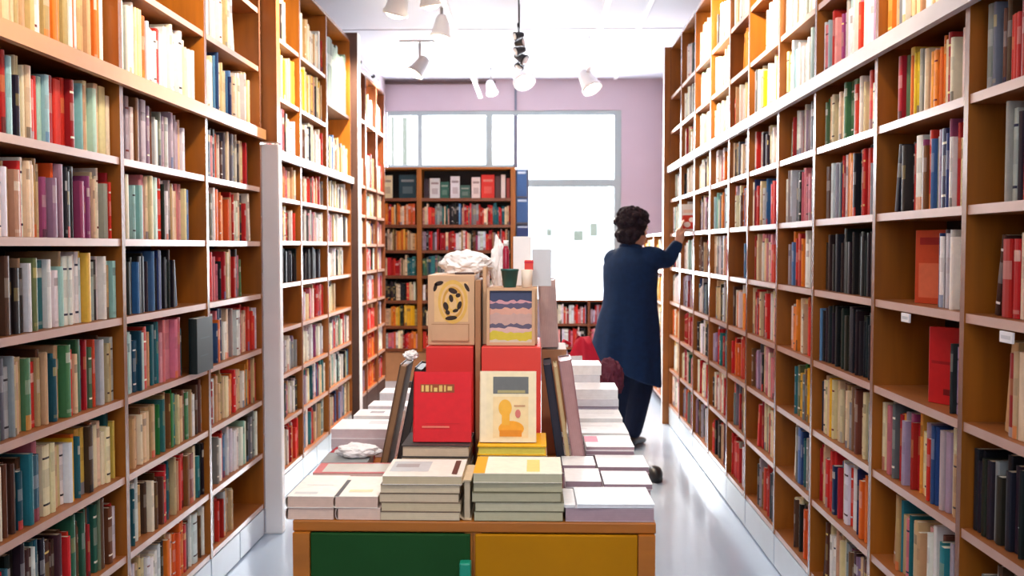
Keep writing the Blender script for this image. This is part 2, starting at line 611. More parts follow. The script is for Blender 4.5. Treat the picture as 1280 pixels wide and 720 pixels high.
def bookcase(case, label, ups, levels, top, depth, bays, palette, wherecase, group=None, ut=0.024, st=0.022, ledge=None, plinth=True, wood='wood', tall_wood=None, pm='plinth', seeds=0, extra_top=True, name='bookcase', skips=None, lm='ledge', ue='upedge', se='edge', setback=0.004, hide_rows=()):
    """ups: positions of the uprights; levels: tops of the shelf boards from the plinth up (the first is the bottom board)."""
    root = empty(name, case.P(sum((ups[0], ups[-1])) / 2, depth / 2, 0))
    tag(root, label, 'bookcase', group)
    inv = Matrix.Translation(-root.location)

    def part(nm, mb):
        o = mb.build(nm, root)
        o.data.transform(inv)
        return o
    # uprights
    for u in ups:
        mb = MB()
        case.box(mb, u - ut / 2, u + ut / 2, 0, depth, levels[0] - st, top, M[wood], M[ue])
        part('upright', mb)
    mb = MB()
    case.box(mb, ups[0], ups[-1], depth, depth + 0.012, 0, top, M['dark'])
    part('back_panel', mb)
    mb = MB()
    case.box(mb, ups[0] - ut / 2, ups[-1] + ut / 2, 0, depth, top, top + 0.02, M[wood], M[ue])
    part('top_board', mb)
    for bi in range(len(ups) - 1):
        a0, a1 = ups[bi] + ut / 2, ups[bi + 1] - ut / 2
        for li, z in enumerate(levels):
            if (bi, li) in hide_rows:
                continue
            mb = MB()
            if li == ledge:
                continue
            case.box(mb, a0, a1, setback, depth, z - st, z, M['board'], M[se])
            part('shelf', mb)
    if ledge is not None:
        mb = MB()
        for bi in range(len(ups) - 1):
            a0, a1 = ups[bi] + ut / 2, ups[bi + 1] - ut / 2
            case.box(mb, a0, a1, 0.0, depth, levels[ledge] - st, levels[ledge], M['board'])
        case.box(mb, ups[0] - ut / 2, ups[-1] + ut / 2, -0.022, 0.0, levels[ledge] - 0.045, levels[ledge], M[lm])
        part('ledge', mb)
    if plinth:
        mb = MB()
        zt = levels[0] - st
        case.box(mb, ups[0] - ut / 2, ups[-1] + ut / 2, 0.016, depth, 0, zt, M['groove'])
        part('plinth', mb)
        for bi in range(len(ups) - 1):
            n = 2 if (ups[bi + 1] - ups[bi]) > 0.62 else 1
            w = (ups[bi + 1] - ups[bi]) / n
            for j in range(n):
                mb = MB()
                case.box(mb, ups[bi] + j * w + 0.006, ups[bi] + (j + 1) * w - 0.006, 0.004, 0.016, 0.008, zt - 0.006, M[pm])
                part('plinth_panel', mb)
    # books
    tops = levels[1:] + [top]
    for bi in range(len(ups) - 1):
        a0, a1 = ups[bi] + ut / 2, ups[bi + 1] - ut / 2
        for li, z in enumerate(levels):
            spec = palette(bi, li)
            if not spec:
                continue
            nxt = tops[li]
            hmax = nxt - st - z - 0.006 if li < len(levels) - 1 else min(0.27, top - z - 0.02)
            if li + 1 == ledge:
                hmax -= 0.02
            fill(case, a0, a1, z, min(hmax, 0.30), spec, (wherecase, bays[bi], li, ledge), seeds + bi * 40 + li, skip=(skips or {}).get((bi, li)))
    return root


# ---- right-hand wall: one long case
RC = Case('R', 1.0, 'right')
r_ups = [1.12, 1.70, 2.286, 2.89, 3.52, 4.05, 4.62, 5.08, 5.63, 6.19, 6.78, 7.32]
r_lv = [0.166, 0.436, 0.694, 0.947, 1.203, 1.456, 1.713, 1.960, 2.225, 2.485]
RT = {
    # bay: rows from the bottom board up (the ledge is row 7)
    0: ['RKNC', 'RKNS', 'KRCN', 'RAKC', 'KGRN', 'CRKB', 'CORNS', 'CAWN', 'CAW', 'W'],
    1: ['PRNK|.1', 'RKNS|.1', '!KKKKKS', 'RRRAAO|.22', 'RRKKG|.15', 'CRKBSQ|.2', 'CORRNAS', 'CAANW', 'CAW', 'W'],
    2: ['RRSAKWO|.15', 'RPSANKTW|.15', 'ROPVVBCSR', 'KSVP|.5', 'SWBRW|.5', 'WRVSBWWC|.2', 'YYCRGSAOW|.12', 'WCAAOA', 'CAAO', 'W'],
    3: ['CPWNSOV|.12', 'TBBBOCKR', 'CACYNSBQ', '!KKKKKKKB', '!KKKKKKK', 'WRBWOWRS|.06', 'WRCWPGSKW|.06', 'WWPVKQW', 'CAWW', 'W'],
    4: ['COKN|.4', 'TTKNBS|.35', 'GKSYT|.4', 'OOROCWV|.2', 'OBWVRS|.05', 'PPRWSKT', 'WKVRSW|.15', 'WWWQW', 'RWWQ', 'W'],
    5: ['RRNKV|.3', 'OORNC|.3', 'CVPPACS', 'RRCCRP', 'CPPWRV', 'RCWBSWR', 'ORWQSWC', 'CWWKYW', 'WW|.4', ''],
    6: ['RRKS', 'NORSCW', 'NROCC', 'CWAORP', 'BS|.6', 'OWBSAW', 'OCWVWS', 'ORWWC', 'OW|.5', 'W'],
    7: ['RRKKN', 'RRSWSC', 'VRKKST', 'CWSOCW', 'WCPWCS', 'ORBBQW', 'OWWCWR', 'TWWQ', 'CCW', 'W'],
    8: ['VWSKV', 'RRKCW', 'SWKKT', 'SBTKS', 'RNRAN', 'WVKSN', 'CWWAW', 'WWWC', 'WQQC', 'CW'],
    9: ['OSRSB', 'PRWGW', 'RRRPC', 'VRPNV', 'GWWQ', 'W', 'WWW', 'WWCR', 'WWS', 'WS'],
    10: ['PW', 'WY', 'OC', 'WWS', 'WW', 'WWQ', 'WSW|.2', '', '', ''],
}
bookcase(RC, 'long orange wooden wall bookcase on the yellow cabinet side, its shelves packed to the ceiling', r_ups, r_lv, 2.84, 0.21,
         ['bay at the frame edge', 'first bay', 'second bay', 'third bay', 'fourth bay', 'fifth bay', 'sixth bay', 'seventh bay', 'eighth bay', 'ninth bay', 'last bay'],
         lambda b, l: RT[b][l], 'yellow', ledge=7, seeds=1000, skips={(9, 5): (6.36, 6.66)})
# thick end post of the right-hand case
ep = MB()
ep.box((0.955, 7.335, 0), (1.21, 7.40, 2.86), M['wood'], fm={'-x': M['white']})
ep = ep.build('end_panel')
tag(ep, 'tall orange end panel closing the far end of the long bookcase behind the person', 'panel')

# ---- left wall, first case
LC = Case('L', 1.28, 'left')
l_ups = [1.42, 2.18, 2.94, 3.70, 4.43]
l_lv = [0.154, 0.394, 0.643, 0.886, 1.14, 1.383, 1.633, 1.898, 2.185, 2.45]
LT = {
    0: ['GTNKA', 'TGKNRSC', 'RTNYTCPA', 'ANTCKRSCA', 'QWTSWOWS', 'KNRSCROB', 'RSRQKCOCK', 'CAAO', 'CC', 'W'],
    1: ['QGTKN', 'TGGKNRTSN', 'RTTNYTCPKNO', 'AATGKRCASNG', 'WQTSQWWGYCA', 'KCNOVRWSRRO', 'RRSRCQQKKCORC', 'CAAOOWC', 'CC', ''],
    2: ['NCWCROG', 'GNCTWASRKC', 'AYGNCTANC', 'RCPQBTATC|.24', '!KKKKKB|.3', 'RCBRCWSPQ|.14', 'WVSCNWWVS|.16', 'WWWBCOWW', 'Q|.72', ''],
    3: ['SNSA|.5', 'WKKBWWSQ', 'ACASWROR', 'CPRWBSOR', 'RRPKG|.34', 'ROOWWWCS|.14', 'WCOORPKSRO|.06', 'WWBCWCWW', 'WWWWSW|.4', ''],
}
bookcase(LC, 'orange wooden wall bookcase on the green cabinet side, nearest of that wall', l_ups, l_lv, 2.80, 0.22,
         ['bay at the frame edge', 'first bay', 'second bay', 'third bay'], lambda b, l: LT[b][l], 'green', ledge=7, seeds=3100, lm='ledge_tan')

# ---- left wall, second case (deeper set back) with its two end posts
L2 = Case('L', 1.36, 'left second')
m_ups = [4.56, 5.51, 6.205, 6.985]
m_lv = [0.152, 0.42, 0.67, 0.92, 1.16, 1.39, 1.62, 1.86, 2.15, 2.46]
MT = {
    0: ['VRROCR', 'KVPQSK', 'WVSKSV', '', '!KK', 'WSNRYC', 'AOCC', 'WKSWVR', 'CYCCY', 'CGC|.2'],
    1: ['SKCSRWTB', 'WVWTTBS', 'WVWSVW', 'PWRPPRC', '!K|.05', 'WWSPCV', 'RRWCORC', 'WWW', 'YCAC', 'WCCA'],
    2: ['BBVVCN', 'WQWBKW', 'CGRWBSW', 'CP|.6', 'WWK|.2', 'WCPVWNSW', 'WSKVCW', 'BKCSACC', '', ''],
}
root2 = bookcase(L2, 'white edged middle bookcase between white post and dark brown post, some shelves black and bare', m_ups, m_lv, 2.84, 0.21,
                 ['near bay', 'middle bay', 'far bay'], lambda b, l: MT[b][l], 'middle', ledge=7, seeds=5000, hide_rows=((2, 8), (2, 9)))
po = MB()
po.box((-1.50, 4.455, 1.845), (-1.21, 4.515, 2.80), M['wood'])
po = po.build('upper_post')
tag(po, 'broad orange wooden post above the white panel between two bookcases', 'post')
pw = MB()
pw.box((-1.50, 4.455, 0.0), (-1.205, 4.515, 1.835), M['white'], bev=0.008)
pw.box((-1.29, 4.449, 0.01), (-1.282, 4.455, 1.82), M['seam'])
pw = pw.build('end_panel')
tag(pw, 'white painted end panel standing between the orange and the middle bookcase', 'panel')
pd = MB()
pd.box((-1.56, 7.005, 0), (-1.31, 7.12, 2.91), M['brownpost'], fm={'+x': M['white']})
pd = pd.build('post')
tag(pd, 'tall dark brown post closing the far end of the middle bookcase', 'post')
# tall greyish volumes on a dark board in the upper far bay of the middle case
sb_ = MB()
L2.box(sb_, 6.219, 6.971, 0.004, 0.205, 2.278, 2.30, M['brownpost'])
sb_ = sb_.build('shelf', root2)
sb_.data.transform(Matrix.Translation(-root2.location))
rr = random.Random(5)
yy, n_ = 6.24, 0
while yy < 6.90:
    t = rr.uniform(0.04, 0.07)
    gh = rr.uniform(0.38, 0.45)
    gm = MB()
    book_faces(gm, lambda p: p, t - 0.002, gh, 0.15, lin(rr.choice([(104, 120, 114), (88, 106, 102), (124, 136, 130), (76, 92, 90)])), lin(PAGE[0]), [(gh * 0.6, gh * 0.75, lin((140, 148, 144)))], True, rr)
    o = gm.build('tall_volume')
    n_ += 1
    o.matrix_world = Matrix.Translation(L2.P(yy + t / 2, 0.02, 2.3012)) @ Matrix.Rotation(L2.yaw(), 4, 'Z')
    tag(o, 'tall grey-green volume, %s from the orange end, dark upper shelf by the brown post' % ORD[n_], 'book', 'tall volumes on the dark upper shelf')
    yy += t

# ---- left wall, third case
L3 = Case('L', 1.38, 'left third')
f_ups = [7.15, 7.72, 8.24, 8.66]
f_lv = [0.19, 0.434, 0.67, 0.913, 1.16, 1.38, 1.612, 1.845, 2.36]
FT = {
    0: ['WVWKW', 'WVWSV', 'WKSV', 'NKSWR', 'SWAO', 'AWSQW', 'ORSQW', 'WSKWS', 'CRWC'],
    1: ['RROO', 'ORRO', 'RPRN', 'ORSWV', 'RORWP', 'OASBW', 'WQWSC', 'WSWKW', 'CWWC'],
    2: ['RRVR', 'RRVW', 'SWVR', 'VPVR', 'PVRV', 'WWPV', 'SWCS', 'WRRW', 'CWRO'],
}
bookcase(L3, 'farthest narrow bookcase of the green cabinet side wall, red and white spines, beside back bookcase', f_ups, f_lv, 2.72, 0.20,
         ['near bay', 'middle bay', 'far bay'], lambda b, l: FT[b][l], 'far', ledge=None, seeds=7000, wood='wood_d', pm='brownpost')

# ---- bookcase in front of the window
BC = Case('B', 9.6, 'back')
b_ups = [-1.60, -1.185, -0.245]
b_lv = [0.33, 0.56, 0.816, 1.067, 1.322, 1.578, 1.843]
BT = {
    0: ['OORRP', 'RYYAO', 'KKTKK', 'CATTPR', 'OONGCCA', 'ROCOCOC', ''],
    1: ['RROO', 'CWSK', 'CPWN', 'SKTTGWPC', 'WSKRCRRCVSW', 'KSRCRCPPRTTTBR', ''],
}
bookcase(BC, 'reddish wooden bookcase across the far end, below the upper window panes', b_ups, b_lv, 2.13, 0.24,
         ['narrow bay', 'wide bay'], lambda b, l: BT[b][l], 'back', ledge=None, plinth=False, seeds=9000, ut=0.048, st=0.03, wood='wood', ue='wood', se='wood_d')
bpk = MB()
bpk.box((-1.62, 9.62, 0.0), (-0.225, 9.83, 0.295), M['tan_d'], bev=0.004)
bpk = bpk.build('bookcase_plinth')
tag(bpk, 'plain tan board plinth under the bookcase by the window', 'plinth')

# ---- low bookcase under the window and low case in the far corner
WC = Case('B', 9.72, 'low')
w_ups = [0.10, 0.52, 0.95]
w_lv = [0.10, 0.335, 0.575]
bookcase(WC, 'low dark bookcase of red and white spines under the big bright window', w_ups, w_lv, 0.80, 0.2,
         ['bay', 'bay'], lambda b, l: ['KRWB', 'RKWRP', 'WRPWRV'][l], 'low', plinth=False, seeds=9500, wood='wood_d', ue='wood_d', se='wood_d')
FC = Case('R', 1.02, 'corner')
bookcase(FC, 'low corner bookcase of yellow and cream spines behind the person', [7.75, 8.5, 9.3], [0.12, 0.38, 0.64, 0.9, 1.16], 1.45, 0.2,
         ['bay', 'bay'], lambda b, l: ['NAO', 'OWC', 'CYWC', 'YCW', 'YYCW'][l], 'corner', plinth=False, seeds=9700)


# ------------------------------------------------------------------ special faced books on shelves
def solid_book(name, w, h, t, cover_rgb, page_rgb=None, prints=(), spine=None, hard=True, both=False):
    """Standing or lying book: cover faces -y, spine at -x, tail on z=0. Root mesh is the cover, child is the page block.
    prints: (x0, x1, z0, z1, rgb[, 'disc']) on the front cover as fractions of w, h."""
    mb = MB()
    c = lin(cover_rgb)
    sp = lin(spine) if spine else c
    bt = 0.0028 if hard else 0.0012
    ov = 0.003 if hard else 0.0006
    m = M['book']
    mb.box((-w / 2, -t / 2, 0), (w / 2, -t / 2 + bt, h), m, c)
    mb.box((-w / 2, t / 2 - bt, 0), (w / 2, t / 2, h), m, c)
    # rounded spine
    n = 6
    ring = []
    for i in range(n + 1):
        a = math.pi / 2 + math.pi * i / n
        ring.append((-w / 2 + 0.30 * t * math.cos(a) * 0.6, t / 2 * math.sin(a)))
    inner = [(x + bt * 1.2, y * (1 - 2 * bt / t)) for x, y in ring]
    for i in range(n):
        p, q = ring[i], ring[i + 1]
        r_, s_ = inner[i], inner[i + 1]
        mb.face([(p[0], p[1], 0), (q[0], q[1], 0), (q[0], q[1], h), (p[0], p[1], h)], m, sp, True)
        mb.face([(p[0], p[1], h), (q[0], q[1], h), (s_[0], s_[1], h), (r_[0], r_[1], h)], m, sp)
        mb.face([(p[0], p[1], 0), (r_[0], r_[1], 0), (s_[0], s_[1], 0), (q[0], q[1], 0)], m, sp)
    lay = 0
    for pr in prints:
        lay += 1
        e = 0.00025 * lay
        x0, x1, z0, z1, rgb = pr[:5]
        X0, X1, Z0, Z1 = -w / 2 + x0 * w, -w / 2 + x1 * w, z0 * h, z1 * h
        y = -t / 2 - e
        if len(pr) > 5:
            k_ = 22
            cx, cz, rx, rz = (X0 + X1) / 2, (Z0 + Z1) / 2, (X1 - X0) / 2, (Z1 - Z0) / 2
            if pr[5] == 'ring':
                for i in range(k_):
                    a, b = 2 * math.pi * i / k_, 2 * math.pi * (i + 1) / k_
                    g = pr[6]
                    mb.face([(cx + rx * math.cos(a), y, cz + rz * math.sin(a)), (cx + rx * math.cos(b), y, cz + rz * math.sin(b)),
                             (cx + rx * g * math.cos(b), y, cz + rz * g * math.sin(b)), (cx + rx * g * math.cos(a), y, cz + rz * g * math.sin(a))][::-1], m, lin(rgb))
            elif pr[5] == 'poly':
                mb.face([(X0 + px * (X1 - X0), y, Z0 + pz * (Z1 - Z0)) for px, pz in pr[6]], m, lin(rgb))
            else:
                mb.face([(cx + rx * math.cos(2 * math.pi * i / k_), y, cz + rz * math.sin(2 * math.pi * i / k_)) for i in range(k_)], m, lin(rgb))
        else:
            mb.face([(X0, y, Z0), (X1, y, Z0), (X1, y, Z1), (X0, y, Z1)], m, lin(rgb))
    o = mb.build(name)
    pg = MB()
    pc = lin(page_rgb or (232, 220, 200))
    pg.box((-w / 2 + 0.002, -t / 2 + bt + 0.0001, ov), (w / 2 - ov, t / 2 - bt - 0.0001, h - ov), m, pc)
    # leaves: fine darker lines along the fore edge
    nl = max(3, int(t / 0.004))
    for i in range(1, nl):
        y = -t / 2 + bt + (t - 2 * bt) * i / nl
        cc = tuple(x * 0.86 for x in pc)
        pg.face([(w / 2 - ov + 0.0001, y - 0.0004, ov), (w / 2 - ov + 0.0001, y + 0.0004, ov), (w / 2 - ov + 0.0001, y + 0.0004, h - ov), (w / 2 - ov + 0.0001, y - 0.0004, h - ov)], m, cc)
        pg.face([(-w / 2, y - 0.0004, ov - 0.0001), (-w / 2, y + 0.0004, ov - 0.0001), (w / 2 - ov, y + 0.0004, ov - 0.0001), (w / 2 - ov, y - 0.0004, ov - 0.0001)], m, cc)
    pg.build('page_block', o)
    return o


def rot_m(o, mat):
    o.matrix_world = mat


def stand(o, loc, rz=0.0, lean=0.0, tilt=0.0):
    """Stand a book: rz turns it about the vertical, lean tips its head back (away from its cover), tilt tips it sideways."""
    o.matrix_world = Matrix.Translation(loc) @ Matrix.Rotation(rz, 4, 'Z') @ Matrix.Rotation(-lean, 4, 'X') @ Matrix.Rotation(tilt, 4, 'Y')
    return o


def lay(o, loc, rz=0.0, t=0.03):
    """Lay a book flat: cover up, its tail towards -y before rz; loc is the middle of the cover's underside."""
    h = max(v.co.z for v in o.data.vertices)
    o.matrix_world = Matrix.Translation(Vector(loc) + Vector((0, 0, t / 2))) @ Matrix.Rotation(rz, 4, 'Z') @ Matrix.Translation((0, -h / 2, 0)) @ Matrix.Rotation(-math.pi / 2, 4, 'X')
    return o


# faced books on shelves
o = solid_book('faced_book', 0.17, 0.205, 0.032, (12, 30, 30), (210, 200, 180), [(0.2, 0.8, 0.62, 0.635, (40, 62, 62)), (0.2, 0.7, 0.30, 0.315, (40, 62, 62))])
stand(o, (-1.272, 3.585, 0.8875), rz=math.pi / 2, lean=0.0)
tag(o, 'large dark green book turned face out on the green cabinet side shelves', 'book')
o = solid_book('faced_book', 0.15, 0.20, 0.028, (196, 30, 34), (240, 214, 196), [(0.05, 0.95, 0.52, 0.56, (160, 20, 26)), (0.3, 0.8, 0.12, 0.2, (120, 16, 20))])
stand(o, (1.085, 2.50, 0.9485), rz=-math.pi / 2 + 0.5)
tag(o, 'bright red book turned face out between dark spines on the yellow cabinet side', 'book')
o = solid_book('faced_book', 0.145, 0.20, 0.022, (196, 70, 36), (240, 214, 196), [(0.08, 0.92, 0.08, 0.55, (214, 106, 72)), (0.1, 0.9, 0.8, 0.9, (160, 30, 30))])
stand(o, (1.085, 2.62, 1.2045), rz=-math.pi / 2 + 0.45)
tag(o, 'rust orange book turned face out on the shelf at the eye line', 'book')

# small white shelf tags
for y, z, lb in ((2.62, 1.181, 'small white tag stuck under the shelf of the rust orange faced book'), (2.06, 1.181, 'small white tag stuck under the shelf at the picture edge')):
    tg = MB()
    tg.box((0.994, y - 0.028, z - 0.026), (0.9995, y + 0.028, z - 0.002), M['white'], bev=0.0012)
    tg.box((0.9935, y - 0.02, z - 0.018), (0.9940, y + 0.02, z - 0.010), M['greycard'])
    tg = tg.build('shelf_tag')
    tag(tg, lb, 'tag', 'white shelf tags')

# remove spines that would stand where a faced book is turned out
def clear(case, a0, a1, z):
    global BOOKS
    BOOKS = [b for b in BOOKS if not (b['case'] is case and abs(b['z'] - z) < 0.03 and b['a'] + b['t'] / 2 > a0 and b['a'] - b['t'] / 2 < a1)]


clear(LC, 3.49, 3.69, 0.886)
clear(RC, 2.39, 2.60, 0.947)
clear(RC, 2.52, 2.72, 1.203)

# ------------------------------------------------------------------ build the shelved books
BOOKS.sort(key=lambda b: -b['area'])
SIDE = {'yellow': 'yellow-cabinet side', 'green': 'green-cabinet side', 'middle': 'middle bookcase', 'far': 'farthest wall bookcase', 'back': 'window bookcase', 'low': 'low window bookcase', 'corner': 'corner bookcase'}


def shelf_phrase(li, ledge):
    if ledge is None:
        return ORD[li + 1] + ' shelf up'
    if li == ledge:
        return 'on the ledge'
    if li > ledge:
        return ORD[li - ledge] + ' shelf above ledge'
    return ORD[ledge - li] + ' shelf below ledge'


def book_transform(b):
    c = b['case']
    z = b['z'] + (math.sin(abs(b['tilt'])) * b['t'] / 2)
    return Matrix.Translation(c.P(b['a'], b['off'], z)) @ Matrix.Rotation(c.yaw(), 4, 'Z') @ Matrix.Rotation(b['tilt'] * (1 if c.side == 'R' else -1), 4, 'Y')


stuff = MB()
NIND = 300
for i, b in enumerate(BOOKS):
    rs = random.Random(b['seed'])
    bands = make_bands(rs, b['h'], b['cov'], b['letter'])
    page = lin(rs.choice(PAGE))
    if i < NIND:
        mb = MB()
        book_faces(mb, lambda p: p, b['t'], b['h'], b['d'], b['cov'], page, bands, b['hard'], rs)
        o = mb.build('shelf_book')
        o.matrix_world = book_transform(b)
        wc, bay, li, ledge = b['where']
        size = 'thick' if b['t'] > 0.026 else ('slim' if b['t'] < 0.013 else ('tall' if b['h'] > 0.2 else ''))
        lab = '%s%s book, %s from far end, %s, %s, %s' % (size + ' ' if size else '', b['cname'], ORD[b['nth']], shelf_phrase(li, ledge), bay, SIDE[wc])
        tag(o, lab, 'book', 'books on the %s shelves' % SIDE[wc])
    else:
        mt_ = book_transform(b)
        book_faces(stuff, lambda p, mt_=mt_: (mt_ @ Vector(p))[:], b['t'], b['h'], b['d'], b['cov'], page, bands, b['hard'], rs)
so = stuff.build('shelved_books')
tag(so, 'remaining smaller spines crowding the farther and higher shelves of every bookcase', 'books', kind='stuff')

# faced volumes on top row of the window bookcase
FV = [(-1.515, 0.10, 0.23, (232, 222, 178)), (-1.31, 0.17, 0.235, (34, 66, 74)), (-1.12, 0.045, 0.19, (58, 44, 56)), (-1.035, 0.10, 0.2, (214, 218, 216)),
      (-0.935, 0.085, 0.165, (44, 96, 82)), (-0.83, 0.09, 0.22, (222, 222, 224)), (-0.73, 0.1, 0.13, (60, 96, 86)), (-0.62, 0.085, 0.21, (226, 214, 210)),
      (-0.50, 0.13, 0.235, (214, 52, 44)), (-0.40, 0.05, 0.22, (84, 60, 60)), (-0.345, 0.04, 0.235, (236, 226, 220)), (-0.295, 0.03, 0.2, (170, 76, 66))]
FVN = ['cream', 'dark teal', 'dark purple', 'pale grey', 'green', 'silver white', 'short green', 'off-white', 'bright red', 'dark brown', 'white', 'brick red']
for (x, w, h, rgb), nm in zip(FV, FVN):
    pr = []
    if w > 0.08:
        lum = sum(rgb) / 3
        ink = (90, 60, 60) if lum > 150 else (226, 206, 190)
        pr = [(0.12, 0.88, 0.7, 0.8, tuple((a + b) // 2 for a, b in zip(rgb, ink))), (0.2, 0.8, 0.2, 0.5, tuple((3 * a + b) // 4 for a, b in zip(rgb, ink)))]
    o = solid_book('faced_volume', w, h, 0.022, rgb, None, pr, hard=False)
    stand(o, (x, 9.68, 1.8445), lean=0.05)
    tag(o, '%s volume facing out on top shelf of the window bookcase' % nm, 'book', 'volumes facing out on the window bookcase')

# blue brochures hung on the end of the window bookcase
for i, (z, h, w) in enumerate(((1.86, 0.26, 0.10), (1.60, 0.24, 0.11), (1.40, 0.17, 0.12))):
    bm_ = MB()
    bm_.box((-0.21, 9.62, z), (-0.21 + w, 9.645, z + h), M['book'], lin((62, 98, 150) if i < 2 else (50, 66, 112)), bev=0.002)
    bm_.box((-0.20, 9.6185, z + h * 0.86), (-0.22 + w, 9.6195, z + h * 0.95), M['book'], lin((190, 210, 230)))
    o = bm_.build('brochure_pocket')
    tag(o, ['upper blue brochure on the wall pocket at the window bookcase end', 'middle blue brochure on the pocket at the window bookcase end', 'lowest blue brochure on the pocket at the window bookcase end'][i], 'brochure', 'blue brochures by the window')
rk = MB()
rk.box((-0.222, 9.646, 1.30), (-0.09, 9.66, 2.13), M['frame_d'])
for z in (1.40, 1.60, 1.86):
    rk.box((-0.222, 9.612, z - 0.012), (-0.09, 9.646, z - 0.002), M['frame_d'])
rk = rk.build('brochure_rack')
tag(rk, 'slim upright rack holding blue brochures beside the bright window', 'rack')

# ------------------------------------------------------------------ display table: worktop and two cabinets
TX0, TX1, TY0, TY1, TZ = -0.545, 0.262, 2.10, 4.35, 0.75
TS = -0.143     # line between the two front cabinets
o = boxobj('worktop', (TX0, TY0, TZ - 0.024), (TX1, TY1, TZ), M['tablewood'], bev=0.003)
tag(o, 'long orange wooden worktop covered with book stacks in the aisle', 'table')


def cabinet(x0, x1, door, label, handle):
    root = empty('cabinet', ((x0 + x1) / 2, TY0, 0))
    tag(root, label, 'cabinet')
    ox, oy = (x0 + x1) / 2, TY0
    w = (x1 - x0) / 2
    z1 = TZ - 0.0252
    b = MB()
    wd = M['tablewood']
    b.box((-w, 0.004, 0.0), (-w + 0.018, 2.2, z1), wd)
    b.box((w - 0.018, 0.004, 0.0), (w, 2.2, z1), wd)
    b.box((-w + 0.018, 2.18, 0.06), (w - 0.018, 2.2, z1), wd)
    b.box((-w + 0.018, 0.03, 0.05), (w - 0.018, 2.18, 0.07), wd)
    b.box((-w + 0.018, 0.05, 0.0), (w - 0.018, 0.07, 0.05), M['dark'])
    b.build('carcass', root)
    l = 0.037 if handle == 'r' else 0.004
    r = 0.004 if handle == 'r' else 0.037
    f = MB()
    if handle == 'r':
        f.box((-w, -0.012, 0.0), (-w + l, 0.004, z1), wd)
    else:
        f.box((w - r, -0.012, 0.0), (w, 0.004, z1), wd)
    f.build('stile', root)
    d = MB()
    a0, a1 = -w + l + 0.001, w - r - 0.001
    d.box((a0, -0.006, 0.06), (a1, 0.010, z1 - 0.002), door, bev=0.003)
    d = d.build('door', root)
    if handle == 'r':
        h = MB()
        h.box((a1 - 0.022, -0.034, 0.50), (a1 + 0.0035, -0.0065, 0.668), M['teal'], bev=0.004)
        h = h.build('handle', d)
    return root


cabinet(TX0 + 0.003, TS - 0.0005, M['green'], 'cabinet with a dark green door and teal handle under the worktop', 'r')
cabinet(TS + 0.0005, TX1 - 0.003, M['yellow'], 'cabinet with a mustard yellow door under the worktop', 'l')


# ------------------------------------------------------------------ books lying on the table
def flat(x0, x1, y0, y1, z, t, rgb, page, label, rz=0.0, prints=(), hard=False, group=None, spine='back', name='table_book', cat='book'):
    """A flat book filling x0..x1, y0..y1; spine 'back' or 'side'."""
    W, D = x1 - x0, y1 - y0
    if spine == 'back':     # long side across: spine along the far edge
        o = solid_book(name, D, W, t, rgb, page, prints, hard=hard)
        lay(o, ((x0 + x1) / 2, (y0 + y1) / 2, z + 0.0004), -math.pi / 2 + rz, t)
    else:
        o = solid_book(name, W, D, t, rgb, page, prints, hard=hard)
        lay(o, ((x0 + x1) / 2, (y0 + y1) / 2, z + 0.0004), rz, t)
    tag(o, label, cat, group)
    return o


NTH = ['bottom', 'second', 'third', 'fourth', 'fifth', 'sixth', 'seventh']


def pile(x0, x1, y0, y1, z, ts, rgbs, pages, what, seed, group, spine='back', top_prints=(), jit=0.004, hard=False):
    rs = random.Random(seed)
    n = len(ts)
    for i, t in enumerate(ts):
        dx, dy = rs.uniform(-jit, jit), rs.uniform(-jit * 0.5, jit)
        pos = 'topmost' if i == n - 1 else ('lowest' if i == 0 else NTH[i] + ' from the bottom')
        flat(x0 + dx, x1 + dx, y0 + dy, y1 + dy, z, t, rgbs[i % len(rgbs)], pages[i % len(pages)], '%s %s' % (pos, what), rs.uniform(-0.012, 0.012), top_prints if i == n - 1 else (), hard, group, spine)
        z += t + 0.0006
    return z


Z0 = TZ + 0.0006
PK = [(226, 196, 178), (220, 188, 170)]
TN = [(214, 196, 164), (204, 186, 152), (210, 190, 160)]
GN = [(190, 184, 152), (196, 190, 160), (184, 178, 148)]
MV = [(176, 150, 158), (160, 134, 146)]
WH = [(240, 238, 236), (234, 234, 238)]
# front corner, green side: two side-by-side piles of two
pile(-0.556, -0.452, 2.103, 2.30, Z0, [0.026, 0.026], [(214, 190, 180), (240, 236, 228)], PK, 'white paperback of the outer pile at the green cabinet corner', 1, 'paperbacks at the green cabinet corner', 'side',
     [(0.1, 0.6, 0.1, 0.2, (206, 206, 204)), (0.2, 0.8, 0.5, 0.53, (214, 212, 210))])
pile(-0.449, -0.352, 2.103, 2.29, Z0, [0.026, 0.026], [(214, 190, 180), (238, 232, 220)], PK, 'cream paperback of the inner pile beside the five-book stack', 2, 'paperbacks at the green cabinet corner', 'side',
     [(0.0, 0.1, 0.0, 0.8, (70, 66, 66)), (0.25, 0.8, 0.2, 0.32, (226, 216, 172))])
# five-book stack
pile(-0.347, -0.170, 2.102, 2.272, Z0, [0.0195] * 5, [(120, 100, 84), (150, 128, 104), (130, 112, 92), (120, 100, 84), (232, 226, 216)], TN, 'paperback in the tan stack over the green cabinet', 3, 'tan paperbacks over the green cabinet', 'back',
     [(0.15, 0.75, 0.05, 0.55, (196, 198, 200)), (0.3, 0.5, 0.1, 0.4, (168, 160, 160)), (0.1, 0.9, 0.86, 0.93, (90, 60, 50))])
flat(-0.164, -0.147, 2.11, 2.26, Z0, 0.090, (206, 184, 150), (196, 178, 150), 'narrow tan box file wedged between the two front stacks', 0.0, (), True, None, 'side')
